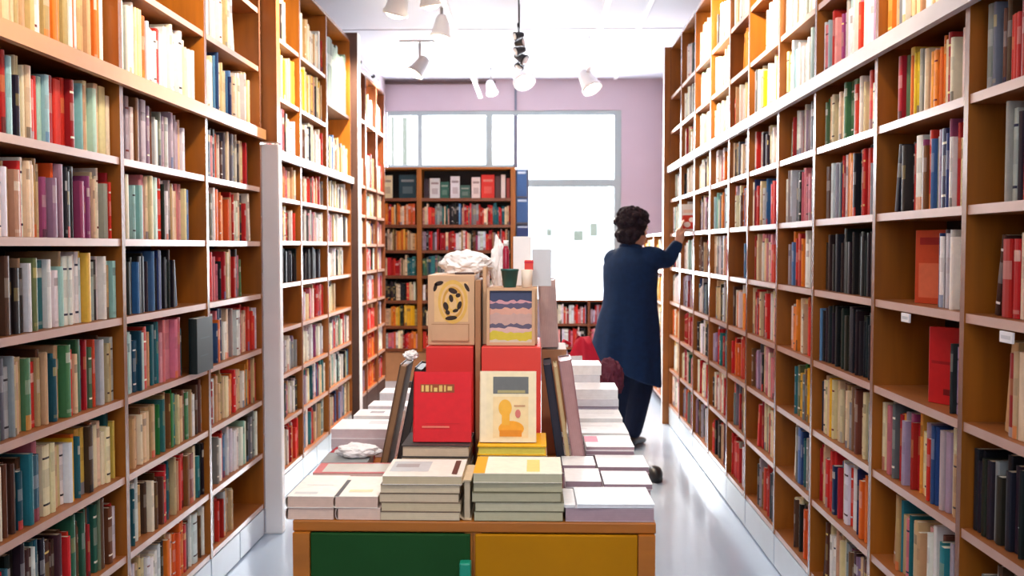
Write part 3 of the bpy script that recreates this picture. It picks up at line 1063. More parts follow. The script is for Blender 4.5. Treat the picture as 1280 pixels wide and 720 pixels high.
# olive stack over the yellow cabinet
pile(-0.142, 0.055, 2.102, 2.272, Z0, [0.021] * 5, [(108, 104, 80), (124, 118, 92), (110, 106, 82), (120, 116, 90), (244, 236, 216)], GN, 'thick paperback in the grey-edged stack over the yellow cabinet', 5, 'grey-edged paperbacks over the yellow cabinet', 'back',
     [(0.0, 1.0, 0.0, 0.13, (240, 170, 40)), (0.2, 0.9, 0.6, 0.75, (240, 214, 130))])
# yellow side, front row to back
pile(0.060, 0.256, 2.103, 2.262, Z0, [0.03], [(196, 186, 196)], MV, 'mauve-edged book under two white booklets, front of yellow side', 6, 'white books on the yellow cabinet side')
flat(0.060, 0.084, 2.105, 2.25, Z0 + 0.0312, 0.006, (240, 240, 242), WH[0], 'thin white strip booklet beside the large white one, front corner', 0, (), False, None, 'side')
flat(0.087, 0.258, 2.105, 2.258, Z0 + 0.0312, 0.008, (232, 240, 246), WH[1], 'large bluish white booklet at the front corner over the yellow cabinet', 0.02, [(0.1, 0.9, 0.3, 0.36, (206, 216, 224))])
pile(0.066, 0.152, 2.285, 2.42, Z0, [0.030, 0.016], [(140, 110, 124), (242, 240, 240)], MV, 'small white book, second row, beside the olive stack', 8, 'white books on the yellow cabinet side')
pile(0.157, 0.272, 2.28, 2.415, Z0, [0.027, 0.014], [(140, 100, 104), (240, 238, 240)], MV, 'white book at table edge, second row of the yellow side', 9, 'white books on the yellow cabinet side')
pile(0.066, 0.150, 2.425, 2.53, Z0, [0.03, 0.022], [(150, 120, 130), (242, 242, 242)], MV, 'small white book, third row of the yellow side', 10, 'white books on the yellow cabinet side')
pile(0.155, 0.285, 2.435, 2.575, Z0, [0.03, 0.016], [(160, 116, 124), (242, 240, 242)], MV, 'white book at table edge, third row of the yellow side', 11, 'white books on the yellow cabinet side')
# broad pale group
pile(0.135, 0.266, 2.60, 2.76, Z0, [0.04, 0.012, 0.010], [(110, 76, 96), (230, 220, 224), (242, 240, 240)], MV, 'white magazine with a pink corner patch beside leaning books', 12, 'white magazines mid table', 'back',
     [(0.1, 0.6, 0.0, 0.28, (226, 76, 110)), (0.6, 0.64, 0.1, 0.7, (210, 206, 210))])
pile(0.072, 0.268, 2.775, 2.94, Z0, [0.034, 0.02, 0.012], [(120, 90, 104), (226, 222, 226), (240, 240, 242)], WH, 'white magazine behind the pink-cornered one', 13, 'white magazines mid table', 'back', [(0.3, 0.34, 0.2, 0.8, (206, 204, 210)), (0.6, 0.63, 0.0, 0.4, (200, 196, 204))])
pile(0.072, 0.262, 2.955, 3.12, Z0, [0.036, 0.026, 0.014], [(130, 100, 112), (232, 228, 232), (242, 242, 244)], WH, 'white magazine in the row before the taller stack', 14, 'white magazines mid table', 'back', [(0.4, 0.44, 0.1, 0.9, (206, 204, 212))])
pile(0.070, 0.264, 3.15, 3.31, Z0, [0.030, 0.026, 0.024, 0.022, 0.034], [(150, 50, 84), (206, 60, 96), (120, 90, 116), (228, 224, 232), (240, 240, 244)], [(210, 190, 200), (200, 80, 110), (196, 186, 204), (230, 230, 236), (238, 238, 240)],
     'book in the five-high white and crimson stack by the person', 15, 'white and crimson stack by the person')
pile(0.085, 0.222, 3.36, 3.50, Z0, [0.045, 0.045, 0.035, 0.03, 0.035], [(220, 220, 226), (190, 196, 204), (230, 230, 234), (214, 218, 222), (240, 240, 244)], WH, 'white book in the pale stack before the red bag', 16, 'pale stack before the red bag')
# green side behind the front corner
flat(-0.555, -0.345, 2.33, 2.44, Z0, 0.052, (206, 110, 110), (226, 196, 186), 'pink edged book behind the front corner paperbacks', 0.03, [(0.1, 0.9, 0.1, 0.9, (202, 200, 190))], False, None, 'back')
flat(-0.565, -0.445, 2.46, 2.58, Z0, 0.048, (140, 144, 144), (190, 188, 184), 'grey magazine under the crumpled white paper', 0.05, (), False, None, 'back')
flat(-0.575, -0.465, 2.595, 2.70, Z0, 0.038, (176, 34, 50), (206, 120, 120), 'crimson booklet behind the grey magazine', -0.04, (), False, None, 'back')
pile(-0.600, -0.415, 2.74, 2.90, Z0, [0.026, 0.026, 0.028], [(214, 196, 200), (220, 204, 206), (244, 244, 244)], [(214, 196, 196), (206, 188, 190)], 'pale book in the three-high stack overhanging the aisle', 20, 'pale stack overhanging the aisle', 'back', [(0.2, 0.5, 0.5, 0.9, (220, 220, 222))])
pile(-0.575, -0.43, 2.95, 3.07, Z0, [0.03, 0.03, 0.022], [(230, 224, 220), (226, 220, 216), (240, 238, 236)], WH, 'white book in the stack with a small grey print', 21, 'white books along the dark mat', 'back', [(0.3, 0.6, 0.3, 0.6, (170, 160, 164))])
pile(-0.560, -0.43, 3.12, 3.23, Z0, [0.04, 0.045], [(190, 90, 96), (240, 236, 236)], WH, 'white book over a red one, behind the grey print', 22, 'white books along the dark mat')
pile(-0.545, -0.42, 3.30, 3.42, Z0, [0.05, 0.05], [(226, 224, 224), (242, 240, 240)], WH, 'white book of the last low pile along the dark floor strip', 23, 'white books along the dark mat')

# crumpled papers
def crumple(name, c, r, m, seed, label, cat='paper', amp=0.3):
    bm = bmesh.new()
    bmesh.ops.create_icosphere(bm, subdivisions=4, radius=1)
    for v in bm.verts:
        n = noise.fractal(v.co * 2.3 + Vector((seed, seed * 2, 0)), 0.8, 2.1, 5)
        v.co = v.co * (1 + amp * n)
        v.co = Vector((v.co.x * r[0], v.co.y * r[1], v.co.z * r[2]))
    zmin = min(v.co.z for v in bm.verts)
    for v in bm.verts:
        v.co.z = max(v.co.z, -r[2] * 0.72)
    zmin = min(v.co.z for v in bm.verts)
    me = bpy.data.meshes.new(name)
    bm.to_mesh(me)
    bm.free()
    me.materials.append(m)
    o = bpy.data.objects.new(name, me)
    COL.objects.link(o)
    o.location = (c[0], c[1], c[2] - zmin + 0.0008)
    tag(o, label, cat)
    return o


crumple('crumpled_paper', (-0.478, 2.53, Z0 + 0.0492), (0.058, 0.036, 0.02), M['paper'], 3, 'crumpled white paper on the grey magazine beside the leaning dark book', amp=0.22)

# ------------------------------------------------------------------ central display
# supporting flat books under both columns
pile(-0.332, -0.168, 2.335, 2.50, Z0, [0.03, 0.03, 0.0285], [(90, 70, 60), (120, 96, 80), (60, 52, 50)], TN, 'book of the flat pile under the red display book', 31, 'flat books under the display', 'back')
flat(-0.334, -0.166, 2.332, 2.50, Z0 + 0.0906, 0.030, (70, 64, 62), (216, 192, 164), 'topmost flat book, tan edged, carrying the red display book', 0, (), True, 'flat books under the display', 'back')
pile(-0.145, 0.02, 2.335, 2.50, Z0, [0.03, 0.03, 0.0345], [(230, 190, 60), (236, 220, 180), (222, 216, 196)], GN, 'book of the flat pile under the cream display book', 33, 'flat books under the display', 'back')
flat(-0.147, 0.022, 2.332, 2.50, Z0 + 0.0966, 0.024, (240, 180, 24), (232, 214, 90), 'topmost flat book, bright yellow, carrying the cream display book', 0, (), True, 'flat books under the display', 'back')
ZD = Z0 + 0.1222
# red risers
def riser(x0, x1, y0, y1, z0, z1, m, label):
    b = MB()
    b.box((x0, y0, z0), (x1, y1, z1), m, bev=0.002)
    b.box((x0 + 0.004, y0 + 0.004, z1 - 0.001), (x1 - 0.004, y1 - 0.004, z1 + 0.0005), M['red2'])
    o = b.build('riser_box')
    tag(o, label, 'display box')
    return o


riser(-0.293, -0.169, 2.505, 2.78, TZ + 0.001, 1.096, M['red'], 'tall deep red riser box behind the red display book')
riser(-0.147, 0.009, 2.505, 2.78, TZ + 0.001, 1.096, M['red2'], 'tall bright red riser box behind the cream display book')
# wall of the gap
o = boxobj('divider_board', (-0.165, 2.53, TZ + 0.001), (-0.151, 2.78, 1.27), M['tan_d'], bev=0.001)
tag(o, 'narrow brown divider board standing in the gap between the two risers', 'board')
# red display book
o = solid_book('display_book', 0.142, 0.174, 0.022, (214, 24, 34), (236, 216, 200), [
    (0.10, 0.70, 0.70, 0.82, (150, 72, 36)), (0.12, 0.16, 0.715, 0.805, (226, 190, 110)), (0.19, 0.25, 0.715, 0.805, (226, 190, 110)), (0.28, 0.31, 0.715, 0.805, (220, 180, 100)),
    (0.34, 0.40, 0.715, 0.77, (226, 190, 110)), (0.43, 0.49, 0.715, 0.805, (220, 180, 100)), (0.52, 0.55, 0.715, 0.805, (226, 190, 110)), (0.58, 0.66, 0.73, 0.79, (220, 180, 100)),
    (0.14, 0.62, 0.20, 0.225, (230, 120, 100)), (0.20, 0.80, 0.255, 0.262, (190, 20, 26))], hard=True)
stand(o, (-0.236, 2.372, ZD), rz=0.0, lean=0.16)
tag(o, 'bright red hardback with gold title band propped on the display', 'book')
# cream display book: grey panel and an orange seated figure
o = solid_book('display_book', 0.138, 0.176, 0.022, (240, 224, 190), (236, 220, 200), [
    (0.10, 0.97, 0.03, 0.97, (238, 222, 184)), (0.22, 0.86, 0.68, 0.92, (106, 108, 108)), (0.30, 0.80, 0.69, 0.73, (170, 160, 110)), (0.22, 0.86, 0.06, 0.64, (238, 212, 160)),
    (0.32, 0.78, 0.08, 0.30, (240, 164, 40), 'disc'), (0.32, 0.56, 0.36, 0.60, (238, 178, 60), 'disc'), (0.38, 0.52, 0.24, 0.44, (240, 176, 56)), (0.34, 0.74, 0.08, 0.17, (226, 140, 30)),
    (0.62, 0.72, 0.34, 0.46, (214, 120, 110), 'disc'), (0.60, 0.80, 0.50, 0.52, (200, 150, 110))], hard=True)
stand(o, (-0.072, 2.372, ZD), rz=0.0, lean=0.16)
tag(o, 'cream hardback with grey panel and orange figure propped on the display', 'book')

# top tier: tan box with gold ring emblem
tb = empty('carton', (-0.2285, 2.53, 1.0985))
tag(tb, 'tan carton with a dark and gold ring emblem on top of the red riser', 'box')
bb = MB()
w, d, h = 0.124, 0.22, 0.186
bb.box((-w / 2, 0, 0), (w / 2, d, h), M['tan'], bev=0.003)
bb.build('carton_body', tb)
lb = MB()
GOLD, DK = (224, 176, 88), (52, 34, 26)
q = M['book']
ES = 1.16
def pr_ring(cx, cz, rx, rz, g, rgb, e, n=28):
    cx, cz, rx, rz = cx * ES, 0.115 + (cz - 0.113) * ES, rx * ES, rz * ES
    for i in range(n):
        a, b = 2 * math.pi * i / n, 2 * math.pi * (i + 1) / n
        lb.face([(cx + rx * math.cos(a), e, cz + rz * math.sin(a)), (cx + rx * math.cos(b), e, cz + rz * math.sin(b)), (cx + rx * g * math.cos(b), e, cz + rz * g * math.sin(b)), (cx + rx * g * math.cos(a), e, cz + rz * g * math.sin(a))][::-1], q, lin(rgb))
def pr_blob(cx, cz, rx, rz, rgb, e, ang=0.0, n=12):
    cx, cz, rx, rz = cx * ES, 0.115 + (cz - 0.113) * ES, rx * ES, rz * ES
    lb.face([(cx + rx * math.cos(t) * math.cos(ang) - rz * math.sin(t) * math.sin(ang), e, cz + rx * math.cos(t) * math.sin(ang) + rz * math.sin(t) * math.cos(ang)) for t in (2 * math.pi * k / n for k in range(n))], q, lin(rgb))
e = -0.0004
lb.face([(-0.045, e, 0.062), (0.045, e, 0.062), (0.045, e, 0.168), (-0.045, e, 0.168)], q, lin((226, 184, 130)))
e = -0.0007
pr_ring(0.004, 0.113, 0.034, 0.050, 0.82, GOLD, e)
pr_ring(0.004, 0.111, 0.024, 0.037, 0.80, (206, 150, 64), e)
pr_ring(0.004, 0.109, 0.014, 0.022, 0.6, GOLD, e)
e = -0.0010
for bx, bz, rx, rz, an in ((-0.028, 0.155, 0.011, 0.005, 0.3), (0.036, 0.146, 0.004, 0.011, 0.5), (0.004, 0.138, 0.011, 0.006, -0.4), (0.0, 0.121, 0.005, 0.009, 0.2), (0.016, 0.128, 0.006, 0.005, 0.4),
                          (-0.012, 0.103, 0.006, 0.010, 0.3), (0.019, 0.105, 0.005, 0.010, -0.3), (0.010, 0.093, 0.007, 0.004, 0.3), (0.0, 0.076, 0.014, 0.005, 0.1), (-0.008, 0.089, 0.005, 0.006, 0.6), (-0.036, 0.146, 0.004, 0.010, -0.3)):
    pr_blob(bx, bz, rx, rz, DK, e, an)
lb.build('emblem', tb)
lf = MB()
lf.box((-0.052, -0.003, 0.012), (0.046, -0.0003, 0.056), M['tan'], bev=0.001)
for a in ((-0.052, 0.055, 0.048, 0.0565), (0.0455, 0.012, 0.0475, 0.0565), (-0.052, 0.0105, 0.0475, 0.012)):
    lf.box((a[0], -0.0034, a[1]), (a[2], -0.0029, a[3]), M['tan_d'])
lf.build('front_flap', tb)

# top tier: pale wooden box with a framed print
cb = boxobj('carton', (-0.135, 2.56, 1.0985), (0.0, 2.76, 1.248), M['tan'], bev=0.003)
tag(cb, 'plain tan carton behind the framed print, carrying the green pot', 'box')
cb2 = boxobj('upright_board', (-0.1465, 2.56, 1.0985), (-0.137, 2.74, 1.305), M['tan'], bev=0.001)
tag(cb2, 'thin tan board standing upright beside the framed print', 'board')
fr = empty('framed_print', (-0.071, 2.535, 1.0978))
fr.rotation_euler = (rad(-4), 0, 0)
tag(fr, 'small wooden framed print of navy, pink and yellow bands on the red riser', 'picture')
f_ = MB()
W_, H_ = 0.064, 0.153
for a in ((-W_, 0, W_, 0.008), (-W_, H_ - 0.008, W_, H_), (-W_, 0.008, -W_ + 0.008, H_ - 0.008), (W_ - 0.008, 0.008, W_, H_ - 0.008)):
    f_.box((a[0], -0.006, a[1]), (a[2], 0.006, a[3]), M['tan'])
f_.build('frame', fr)
p_ = MB()
rows = [(0.008, 0.014, (206, 190, 170)), (0.014, 0.036, (206, 190, 60)), (0.036, 0.046, (214, 176, 168)), (0.046, 0.056, (96, 88, 108)), (0.056, 0.084, (196, 160, 150)), (0.084, 0.098, (214, 160, 140)), (0.098, 0.112, (92, 84, 108)), (0.112, 0.118, (206, 150, 156)), (0.118, 0.145, (62, 68, 98))]
rs = random.Random(11)
nx = 14
edges = []
for i in range(len(rows) + 1):
    zb = rows[i][0] if i < len(rows) else rows[-1][1]
    edges.append([zb + (rs.uniform(-0.0035, 0.0035) if 0 < i < len(rows) else 0) for _ in range(nx + 1)])
for i, (za, zb, rgb) in enumerate(rows):
    for kx in range(nx):
        x0 = -W_ + 0.008 + (2 * W_ - 0.016) * kx / nx
        x1 = -W_ + 0.008 + (2 * W_ - 0.016) * (kx + 1) / nx
        p_.face([(x0, 0.0, edges[i][kx]), (x1, 0.0, edges[i][kx + 1]), (x1, 0.0, edges[i + 1][kx + 1]), (x0, 0.0, edges[i + 1][kx])], M['book'], lin(rgb))
p_.build('print', fr)

# small things on the cartons
pt = empty('plant_pot', (-0.0755, 2.60, 1.2490))
tag(pt, 'small dark green pot on the tan carton above the framed print', 'pot')
pp = MB()
pp.lathe([(0.0, 0.0), (0.0165, 0.0), (0.0175, 0.003), (0.0235, 0.044), (0.0248, 0.0445), (0.0248, 0.050), (0.0225, 0.050), (0.0215, 0.044), (0.0, 0.044)], M['pot'], n=24)
pp.build('pot_body', pt)
ps = MB()
ps.lathe([(0.0, 0.0442), (0.0212, 0.0442), (0.015, 0.0475), (0.0, 0.0485)], M['soil'], n=18)
ps.build('soil', pt)
bt = empty('bottle', (-0.089, 2.70, 1.2490))
tag(bt, 'slim dark red bottle with white cap behind the green pot', 'bottle')
b1 = MB()
b1.lathe([(0.0, 0), (0.009, 0), (0.0096, 0.004), (0.0096, 0.10), (0.006, 0.112), (0.0, 0.112)], paint('dark_red_glass', (150, 24, 52), 0.2, 0.05), n=16)
b1.build('bottle_body', bt)
b2 = MB()
b2.lathe([(0.0, 0.1125), (0.007, 0.1125), (0.007, 0.128), (0.0, 0.128)], M['lampwhite'], n=14)
b2.build('cap', bt)


def card(x0, x1, y, z0, z1, m, label, lean=0.1, t=0.003):
    b = MB()
    b.box((x0, 0, 0), (x1, t, z1 - z0), m, bev=0.0008)
    b.box((x0, t + 0.0001, 0), (x1, 0.03, 0.002), m)
    o = b.build('card_stand', loc=(0, y, z0), rot=(-lean, 0, 0))
    tag(o, label, 'card')
    return o


card(-0.069, -0.018, 2.715, 1.2495, 1.388, M['paper'], 'tall white card standing behind the green pot', 0.03)
card(-0.0155, 0.038, 2.675, 1.2495, 1.352, M['greycard'], 'pale grey card standing beside the beige cup', 0.04)
cu = MB()
cu.lathe([(0.0, 0), (0.013, 0), (0.0145, 0.002), (0.0155, 0.048), (0.014, 0.048), (0.0128, 0.004), (0.0, 0.004)], M['cream'], n=20)
cu = cu.build('cup', loc=(-0.029, 2.60, 1.2492))
tag(cu, 'small beige cup beside the green pot', 'cup')
rb_ = MB()
rb_.box((-0.012, -0.008, 0), (0.012, 0.008, 0.028), M['red2'], bev=0.002)
rb_.box((-0.0125, -0.0085, 0.02), (0.0125, 0.0085, 0.024), M['bag'])
rb_ = rb_.build('gift_box', loc=(-0.024, 2.645, 1.2492))
rb_.data.transform(Matrix.Translation((0, 0, 0.045)))
rb_.data.transform(Matrix.Diagonal((1.0, 1.0, 1.0, 1.0)))
tag(rb_, 'small crimson packet standing behind the beige cup', 'packet')
# give the packet a foot so that it stands on the carton
ft = MB()
ft.box((-0.004, -0.004, 0), (0.004, 0.004, 0.0455), M['cream'])
ft.build('stand', rb_)
crumple('tissue_paper', (-0.198, 2.665, 1.2852), (0.072, 0.05, 0.036), M['paper'], 9, 'white crumpled tissue paper heaped on the emblem carton', amp=0.25)
crumple('tissue_paper', (-0.112, 2.715, 1.2490), (0.021, 0.02, 0.076), M['paper'], 14, 'tall twist of white tissue paper behind the upright tan board', amp=0.3)
tl = MB()
tl.box((-0.030, 0, 0), (0.022, 0.010, 0.006), M['brownpost'], bev=0.002)
tl = tl.build('pen_case', loc=(-0.19, 2.548, 1.2852), rot=(0, 0, 0.12))
tag(tl, 'short dark brown pen case on the front edge of the emblem carton', 'pen case')

# leaning books round the display, seen edge on
def leaning(x, y, z, t, h, w, rgb, page, tilt, label, top_white=False, turned=False):
    o = solid_book('leaning_book', w, h, t, rgb, page, (), hard=True)
    # fore edge towards -y, thickness along x
    o.matrix_world = Matrix.Translation((x, y, z + abs(math.sin(tilt)) * t / 2 + 0.0006)) @ Matrix.Rotation(tilt, 4, 'Y') @ Matrix.Rotation(-math.pi / 2, 4, 'Z')
    tag(o, label, 'book', 'books leaning round the display')
    return o


# green side
leaning(-0.413, 2.58, TZ + 0.0, 0.020, 0.30, 0.13, (92, 66, 48), (140, 104, 72), 0.20, 'dark brown book leaning on the black one above the green side')
leaning(-0.372, 2.60, TZ + 0.0, 0.022, 0.29, 0.14, (24, 22, 26), (60, 52, 48), 0.20, 'black book leaning between the brown one and the red riser')
# yellow side
leaning(0.068, 2.60, TZ + 0.0, 0.022, 0.30, 0.13, (22, 26, 40), (44, 44, 58), -0.14, 'navy black book leaning on the bright red riser, innermost')
leaning(0.0885, 2.585, TZ + 0.0, 0.010, 0.295, 0.11, (190, 164, 120), (206, 184, 140), -0.14, 'thin tan book leaning between navy and mauve books')
leaning(0.116, 2.585, TZ + 0.0, 0.034, 0.31, 0.10, (150, 112, 116), (176, 136, 136), -0.14, 'thick mauve book leaning outermost on the yellow side of the display')
leaning(0.036, 2.85, 1.062, 0.052, 0.20, 0.13, (206, 178, 170), (196, 166, 160), -0.05, 'thick pale mauve book standing high beside the tan carton')
stk = boxobj('riser_box', (0.012, 2.79, TZ + 0.001), (0.085, 2.99, 1.060), M['tan_d'], bev=0.002)
tag(stk, 'narrow brown riser box under the pale mauve book', 'display box')
o = solid_book('leaning_book', 0.12, 0.19, 0.016, (232, 230, 232), (240, 240, 240), [(0.2, 0.7, 0.2, 0.4, (190, 204, 200))], hard=False)
stand(o, (0.125, 3.62, TZ + 0.0012), rz=0.35, lean=0.2)
o.matrix_world = Matrix.Translation((0, 0, 0.003)) @ o.matrix_world
tag(o, 'white booklet leaning behind the display before the red bag', 'book')
crumple('tissue_paper', (-0.345, 2.60, 1.052), (0.020, 0.03, 0.014), M['paper'], 21, 'small white tissue tuft on top of the leaning brown book', amp=0.25)

# red bag at the table's far end
def soft_bag():
    root = empty('shoulder_bag', (0.200, 4.18, TZ + 0.001))
    tag(root, 'crumpled crimson cloth bag lying at the far end of the table', 'bag')
    b = MB()
    rings = []
    n = 36
    for i in range(15):
        t = i / 14
        z = 0.205 * t
        k_ = 1.2 - 0.75 * t ** 1.5
        rings.append([Vector((0.072 * k_ * math.cos(a) * (1 + 0.10 * math.sin(3 * a + 5 * t) + 0.05 * math.sin(9 * a + 3)), 0.062 * k_ * math.sin(a) * (1 + 0.12 * math.sin(5 * a + 4 * t)), z * (1 + 0.07 * math.sin(3 * a + 1) * t))) for a in (2 * math.pi * j / n for j in range(n))])
    b.loft(rings, M['bag'])
    b.build('bag_body', root)
    s_ = MB()
    s_.tube([(-0.06, 0, 0.185), (-0.085, -0.03, 0.20), (-0.11, -0.06, 0.16), (-0.12, -0.08, 0.09), (-0.10, -0.09, 0.03)], 0.008, M['bag'])
    s_.build('strap', root)


soft_bag()
mb_ = crumple('folded_scarf', (0.295, 3.95, TZ + 0.0008), (0.06, 0.06, 0.085), M['bag_d'], 33, 'dark maroon folded cloth beside the red bag', 'cloth', amp=0.2)

# small black thing on the floor beside the table
bl = MB()
bl.loft([[Vector((0.045 * s_ * math.cos(a), 0.08 * s_ * math.sin(a), z)) for a in (2 * math.pi * j / 20 for j in range(20))] for z, s_ in ((0, 0.9), (0.02, 1.0), (0.05, 0.95), (0.072, 0.7), (0.082, 0.3))], M['black'])
bl = bl.build('pouch', loc=(0.685, 5.55, 0.0008))
tag(bl, 'small rounded black pouch on the pale floor beside the table', 'pouch')


# ------------------------------------------------------------------ ceiling lights
def track(x, y0, y1, z, m, label, w=0.03, drops=()):
    root = empty('ceiling_track', (x, (y0 + y1) / 2, z))
    tag(root, label, 'lighting track')
    b = MB()
    L_ = (y1 - y0) / 2
    b.box((-w / 2, -L_, -0.014), (w / 2, L_, 0.014), m, bev=0.003)
    b.build('rail', root)
    for y in drops:
        r = MB()
        r.tube([(0, y - root.location.y, 0.0145), (0, y - root.location.y, ZC - z - 0.0005)], 0.005, m, 8)
        r.build('drop_rod', root)
    return root


def aim_spot(loc, target, power, size, blend=0.7, col=(1.0, 0.83, 0.60), rs=0.05):
    l = bpy.data.lights.new('spot', 'SPOT')
    l.energy = power
    l.spot_size = rad(size)
    l.spot_blend = blend
    l.color = col
    l.shadow_soft_size = rs
    o = bpy.data.objects.new('spot_beam', l)
    COL.objects.link(o)
    o.location = loc
    o.rotation_euler = (Vector(target) - Vector(loc)).to_track_quat('-Z', 'Y').to_euler()
    return o


def lamp(x, y, ztop, drop, aim, label, m, power=0, size=80, s=1.0, canopy=0.0, group=None, glowing=True):
    """Spot lamp: a stem from ztop down to the head, which points along aim."""
    root = empty('spot_lamp', (x, y, ztop))
    tag(root, label, 'lamp', group)
    if canopy:
        c = MB()
        c.box((-canopy / 2, -0.03, -0.012), (canopy / 2, 0.03, -0.0005), M['steel'], bev=0.004)
        c.build('canopy', root)
    st_ = MB()
    st_.tube([(0, 0, -0.0125 if canopy else -0.0005), (0, 0, -drop)], 0.008 * s, M['steel'] if m is not M['black'] else m, 10)
    st_.build('stem', root)
    a = Vector(aim).normalized()
    hd = MB()
    c = Vector((0, 0, -drop - 0.03 * s))
    hd.lathe([(0.0, -0.06 * s), (0.026 * s, -0.06 * s), (0.034 * s, -0.045 * s), (0.046 * s, 0.035 * s), (0.052 * s, 0.04 * s), (0.052 * s, 0.055 * s), (0.046 * s, 0.055 * s), (0.043 * s, 0.04 * s), (0.0, 0.036 * s)], m, c, 20, a)
    hd.build('lamp_head', root)
    bu = MB()
    bu.lathe([(0.0, 0.037 * s), (0.040 * s, 0.0405 * s), (0.038 * s, 0.056 * s), (0.022 * s, 0.066 * s), (0.0, 0.069 * s)], M['bulb'] if glowing else M['lampwhite'], c, 18, a)
    bu.build('bulb', root)
    if power:
        aim_spot(Vector((x, y, ztop)) + c + a * 0.085 * s, Vector((x, y, ztop)) + c + a, power, size)
    return root


ZR = 2.86
track(-0.575, 3.0, 9.7, ZR, M['lampwhite'], 'long white lighting track hung over the green side aisle', 0.035, (3.2, 6.0, 9.2))
track(0.43, 3.0, 8.4, ZR, M['lampwhite'], 'long white lighting track hung over the yellow side aisle', 0.035, (3.2, 5.6, 8.2))
track(-0.135, 6.75, 8.0, 2.90, M['black'], 'short black lighting track on two rods over the table aisle', 0.02, (6.85, 7.1))
LG = 'ceiling spot lamps'
PW = 145
ZL = ZR - 0.0145
# unseen spots along both tracks, the nearer ones added to brighten the upper shelves
for y_, e_ in ((4.6, 0.9), (3.1, 0.5), (1.9, 0.4)):
    aim_spot((-0.575, y_, ZL - 0.08), (-1.5, y_ + 0.2, ZL - 0.38), PW * e_, 100)
for y_, e_ in ((5.4, 1.0), (4.0, 0.9), (2.6, 0.4)):
    aim_spot((0.43, y_, ZL - 0.08), (1.35, y_ + 0.15, ZL - 0.36), PW * e_, 100)
lamp(-0.955, 6.62, ZC, 0.045, (-0.25, 0.2, -0.9), 'pale ceiling spot lamp cut by the top edge, outermost over the green side aisle', M['lampwhite'], PW, 105, 1.7, 0, LG)
lamp(-0.735, 6.55, ZC, 0.02, (0.15, 0.2, -0.95), 'pale ceiling spot lamp cut by the top edge, beside the stemmed bell lamp', M['lampwhite'], PW * 0.4, 95, 1.5, 0, LG)
lamp(-0.715, 7.2, ZC, 0.10, (-0.12, -0.15, -0.95), 'glowing white bell spot lamp on a short stem below the ceiling', M['lampwhite'], PW, 110, 1.5, 0, LG)
lamp(-1.02, 8.35, ZC, 0.17, (-0.5, -0.2, -0.75), 'grey spot lamp hung under a flat ceiling plate', M['steel'], PW, 100, 1.5, 0.34, LG)
lamp(-0.465, 9.6, ZC, 0.16, (0.2, -0.35, -0.85), 'small white spot lamp hung near the window header', M['lampwhite'], PW * 0.3, 90, 1.2, 0, LG)
lamp(-0.15, 8.9, ZC, 0.13, (0.25, -0.5, -0.7), 'white round spot lamp with black bracket over the window bookcase', M['lampwhite'], PW * 0.4, 90, 2.0, 0, LG)
lamp(0.43, 8.3, ZL, 0.02, (0.35, -0.35, -0.75), 'bright white spot lamp at the far end of the yellow side track', M['lampwhite'], PW * 0.7, 100, 1.7, 0, LG)
for i, (y, ax, az, s_) in enumerate(((6.85, -0.7, -0.2, 0.6), (7.1, 0.8, 0.1, 0.6), (7.35, -0.8, -0.3, 0.7), (7.6, 0.7, -0.5, 0.9), (7.85, -0.5, -0.9, 0.8))):
    lamp(-0.135, y, 2.8855, 0.02, (ax, -0.3, az), ['first', 'second', 'third', 'fourth', 'last'][i] + ' small black spot lamp along the short black track', M['black'], 0, 80, s_, 0, 'black spot lamps over the table', glowing=False)
for x_ in (-0.575, 0.43):
    aim_spot((x_, 1.35, ZL - 0.08), (-0.14, 2.6, 0.75), 30, 62, 0.8, (1.0, 0.95, 0.88))  # unseen fill spots added to brighten the table
# picture rail cable with clips along the green side wall top
cbz = MB()
cbz.tube([(-1.57, 4.8, 2.99), (-1.57, 7.0, 2.97), (-1.57, 9.5, 2.99)], 0.008, M['black'], 8)
for y in (5.4, 6.4, 7.7, 8.5, 9.2):
    cbz.ball((-1.57, y, 2.98), 0.022, M['black'])
cbz = cbz.build('hanging_rail')
tag(cbz, 'thin black cable rail with clips along the wall top, green side', 'rail')


# ------------------------------------------------------------------ the person
def limb(mb, pts, rs_, m, n=14, sub=4):
    """Tapering limb through joints, with rounded ends."""
    P_ = [Vector(p) for p in pts]
    out, rr_ = [], []
    for i in range(len(P_) - 1):
        for j in range(sub):
            t = j / sub
            p0 = P_[max(i - 1, 0)]
            p1, p2 = P_[i], P_[i + 1]
            p3 = P_[min(i + 2, len(P_) - 1)]
            q = 0.5 * ((2 * p1) + (p2 - p0) * t + (2 * p0 - 5 * p1 + 4 * p2 - p3) * t * t + (3 * p1 - p0 - 3 * p2 + p3) * t ** 3)
            out.append(q)
            rr_.append(rs_[i] + (rs_[i + 1] - rs_[i]) * t)
    out.append(P_[-1])
    rr_.append(rs_[-1])
    d0 = (out[0] - out[1]).normalized()
    d1 = (out[-1] - out[-2]).normalized()
    out = [out[0] + d0 * rr_[0] * 0.8, out[0] + d0 * rr_[0] * 0.45] + out + [out[-1] + d1 * rr_[-1] * 0.45, out[-1] + d1 * rr_[-1] * 0.8]
    rr_ = [rr_[0] * 0.3, rr_[0] * 0.8] + rr_ + [rr_[-1] * 0.8, rr_[-1] * 0.3]
    mb.tube(out, rr_, m, n)


def ring(cx, cy, z, rx, ry, rot=0.0, n=36, fold=0.0, k=7, ph=0.0, sq=1.0):
    pts = []
    for j in range(n):
        a = 2 * math.pi * j / n
        f = 1 + fold * math.sin(k * a + ph) + fold * 0.5 * math.sin((k + 4) * a + ph * 2)
        x, y = rx * f * math.cos(a), ry * f * math.sin(a)
        pts.append(Vector((cx + x * math.cos(rot) - y * math.sin(rot), cy + x * math.sin(rot) + y * math.cos(rot), z)))
    return pts


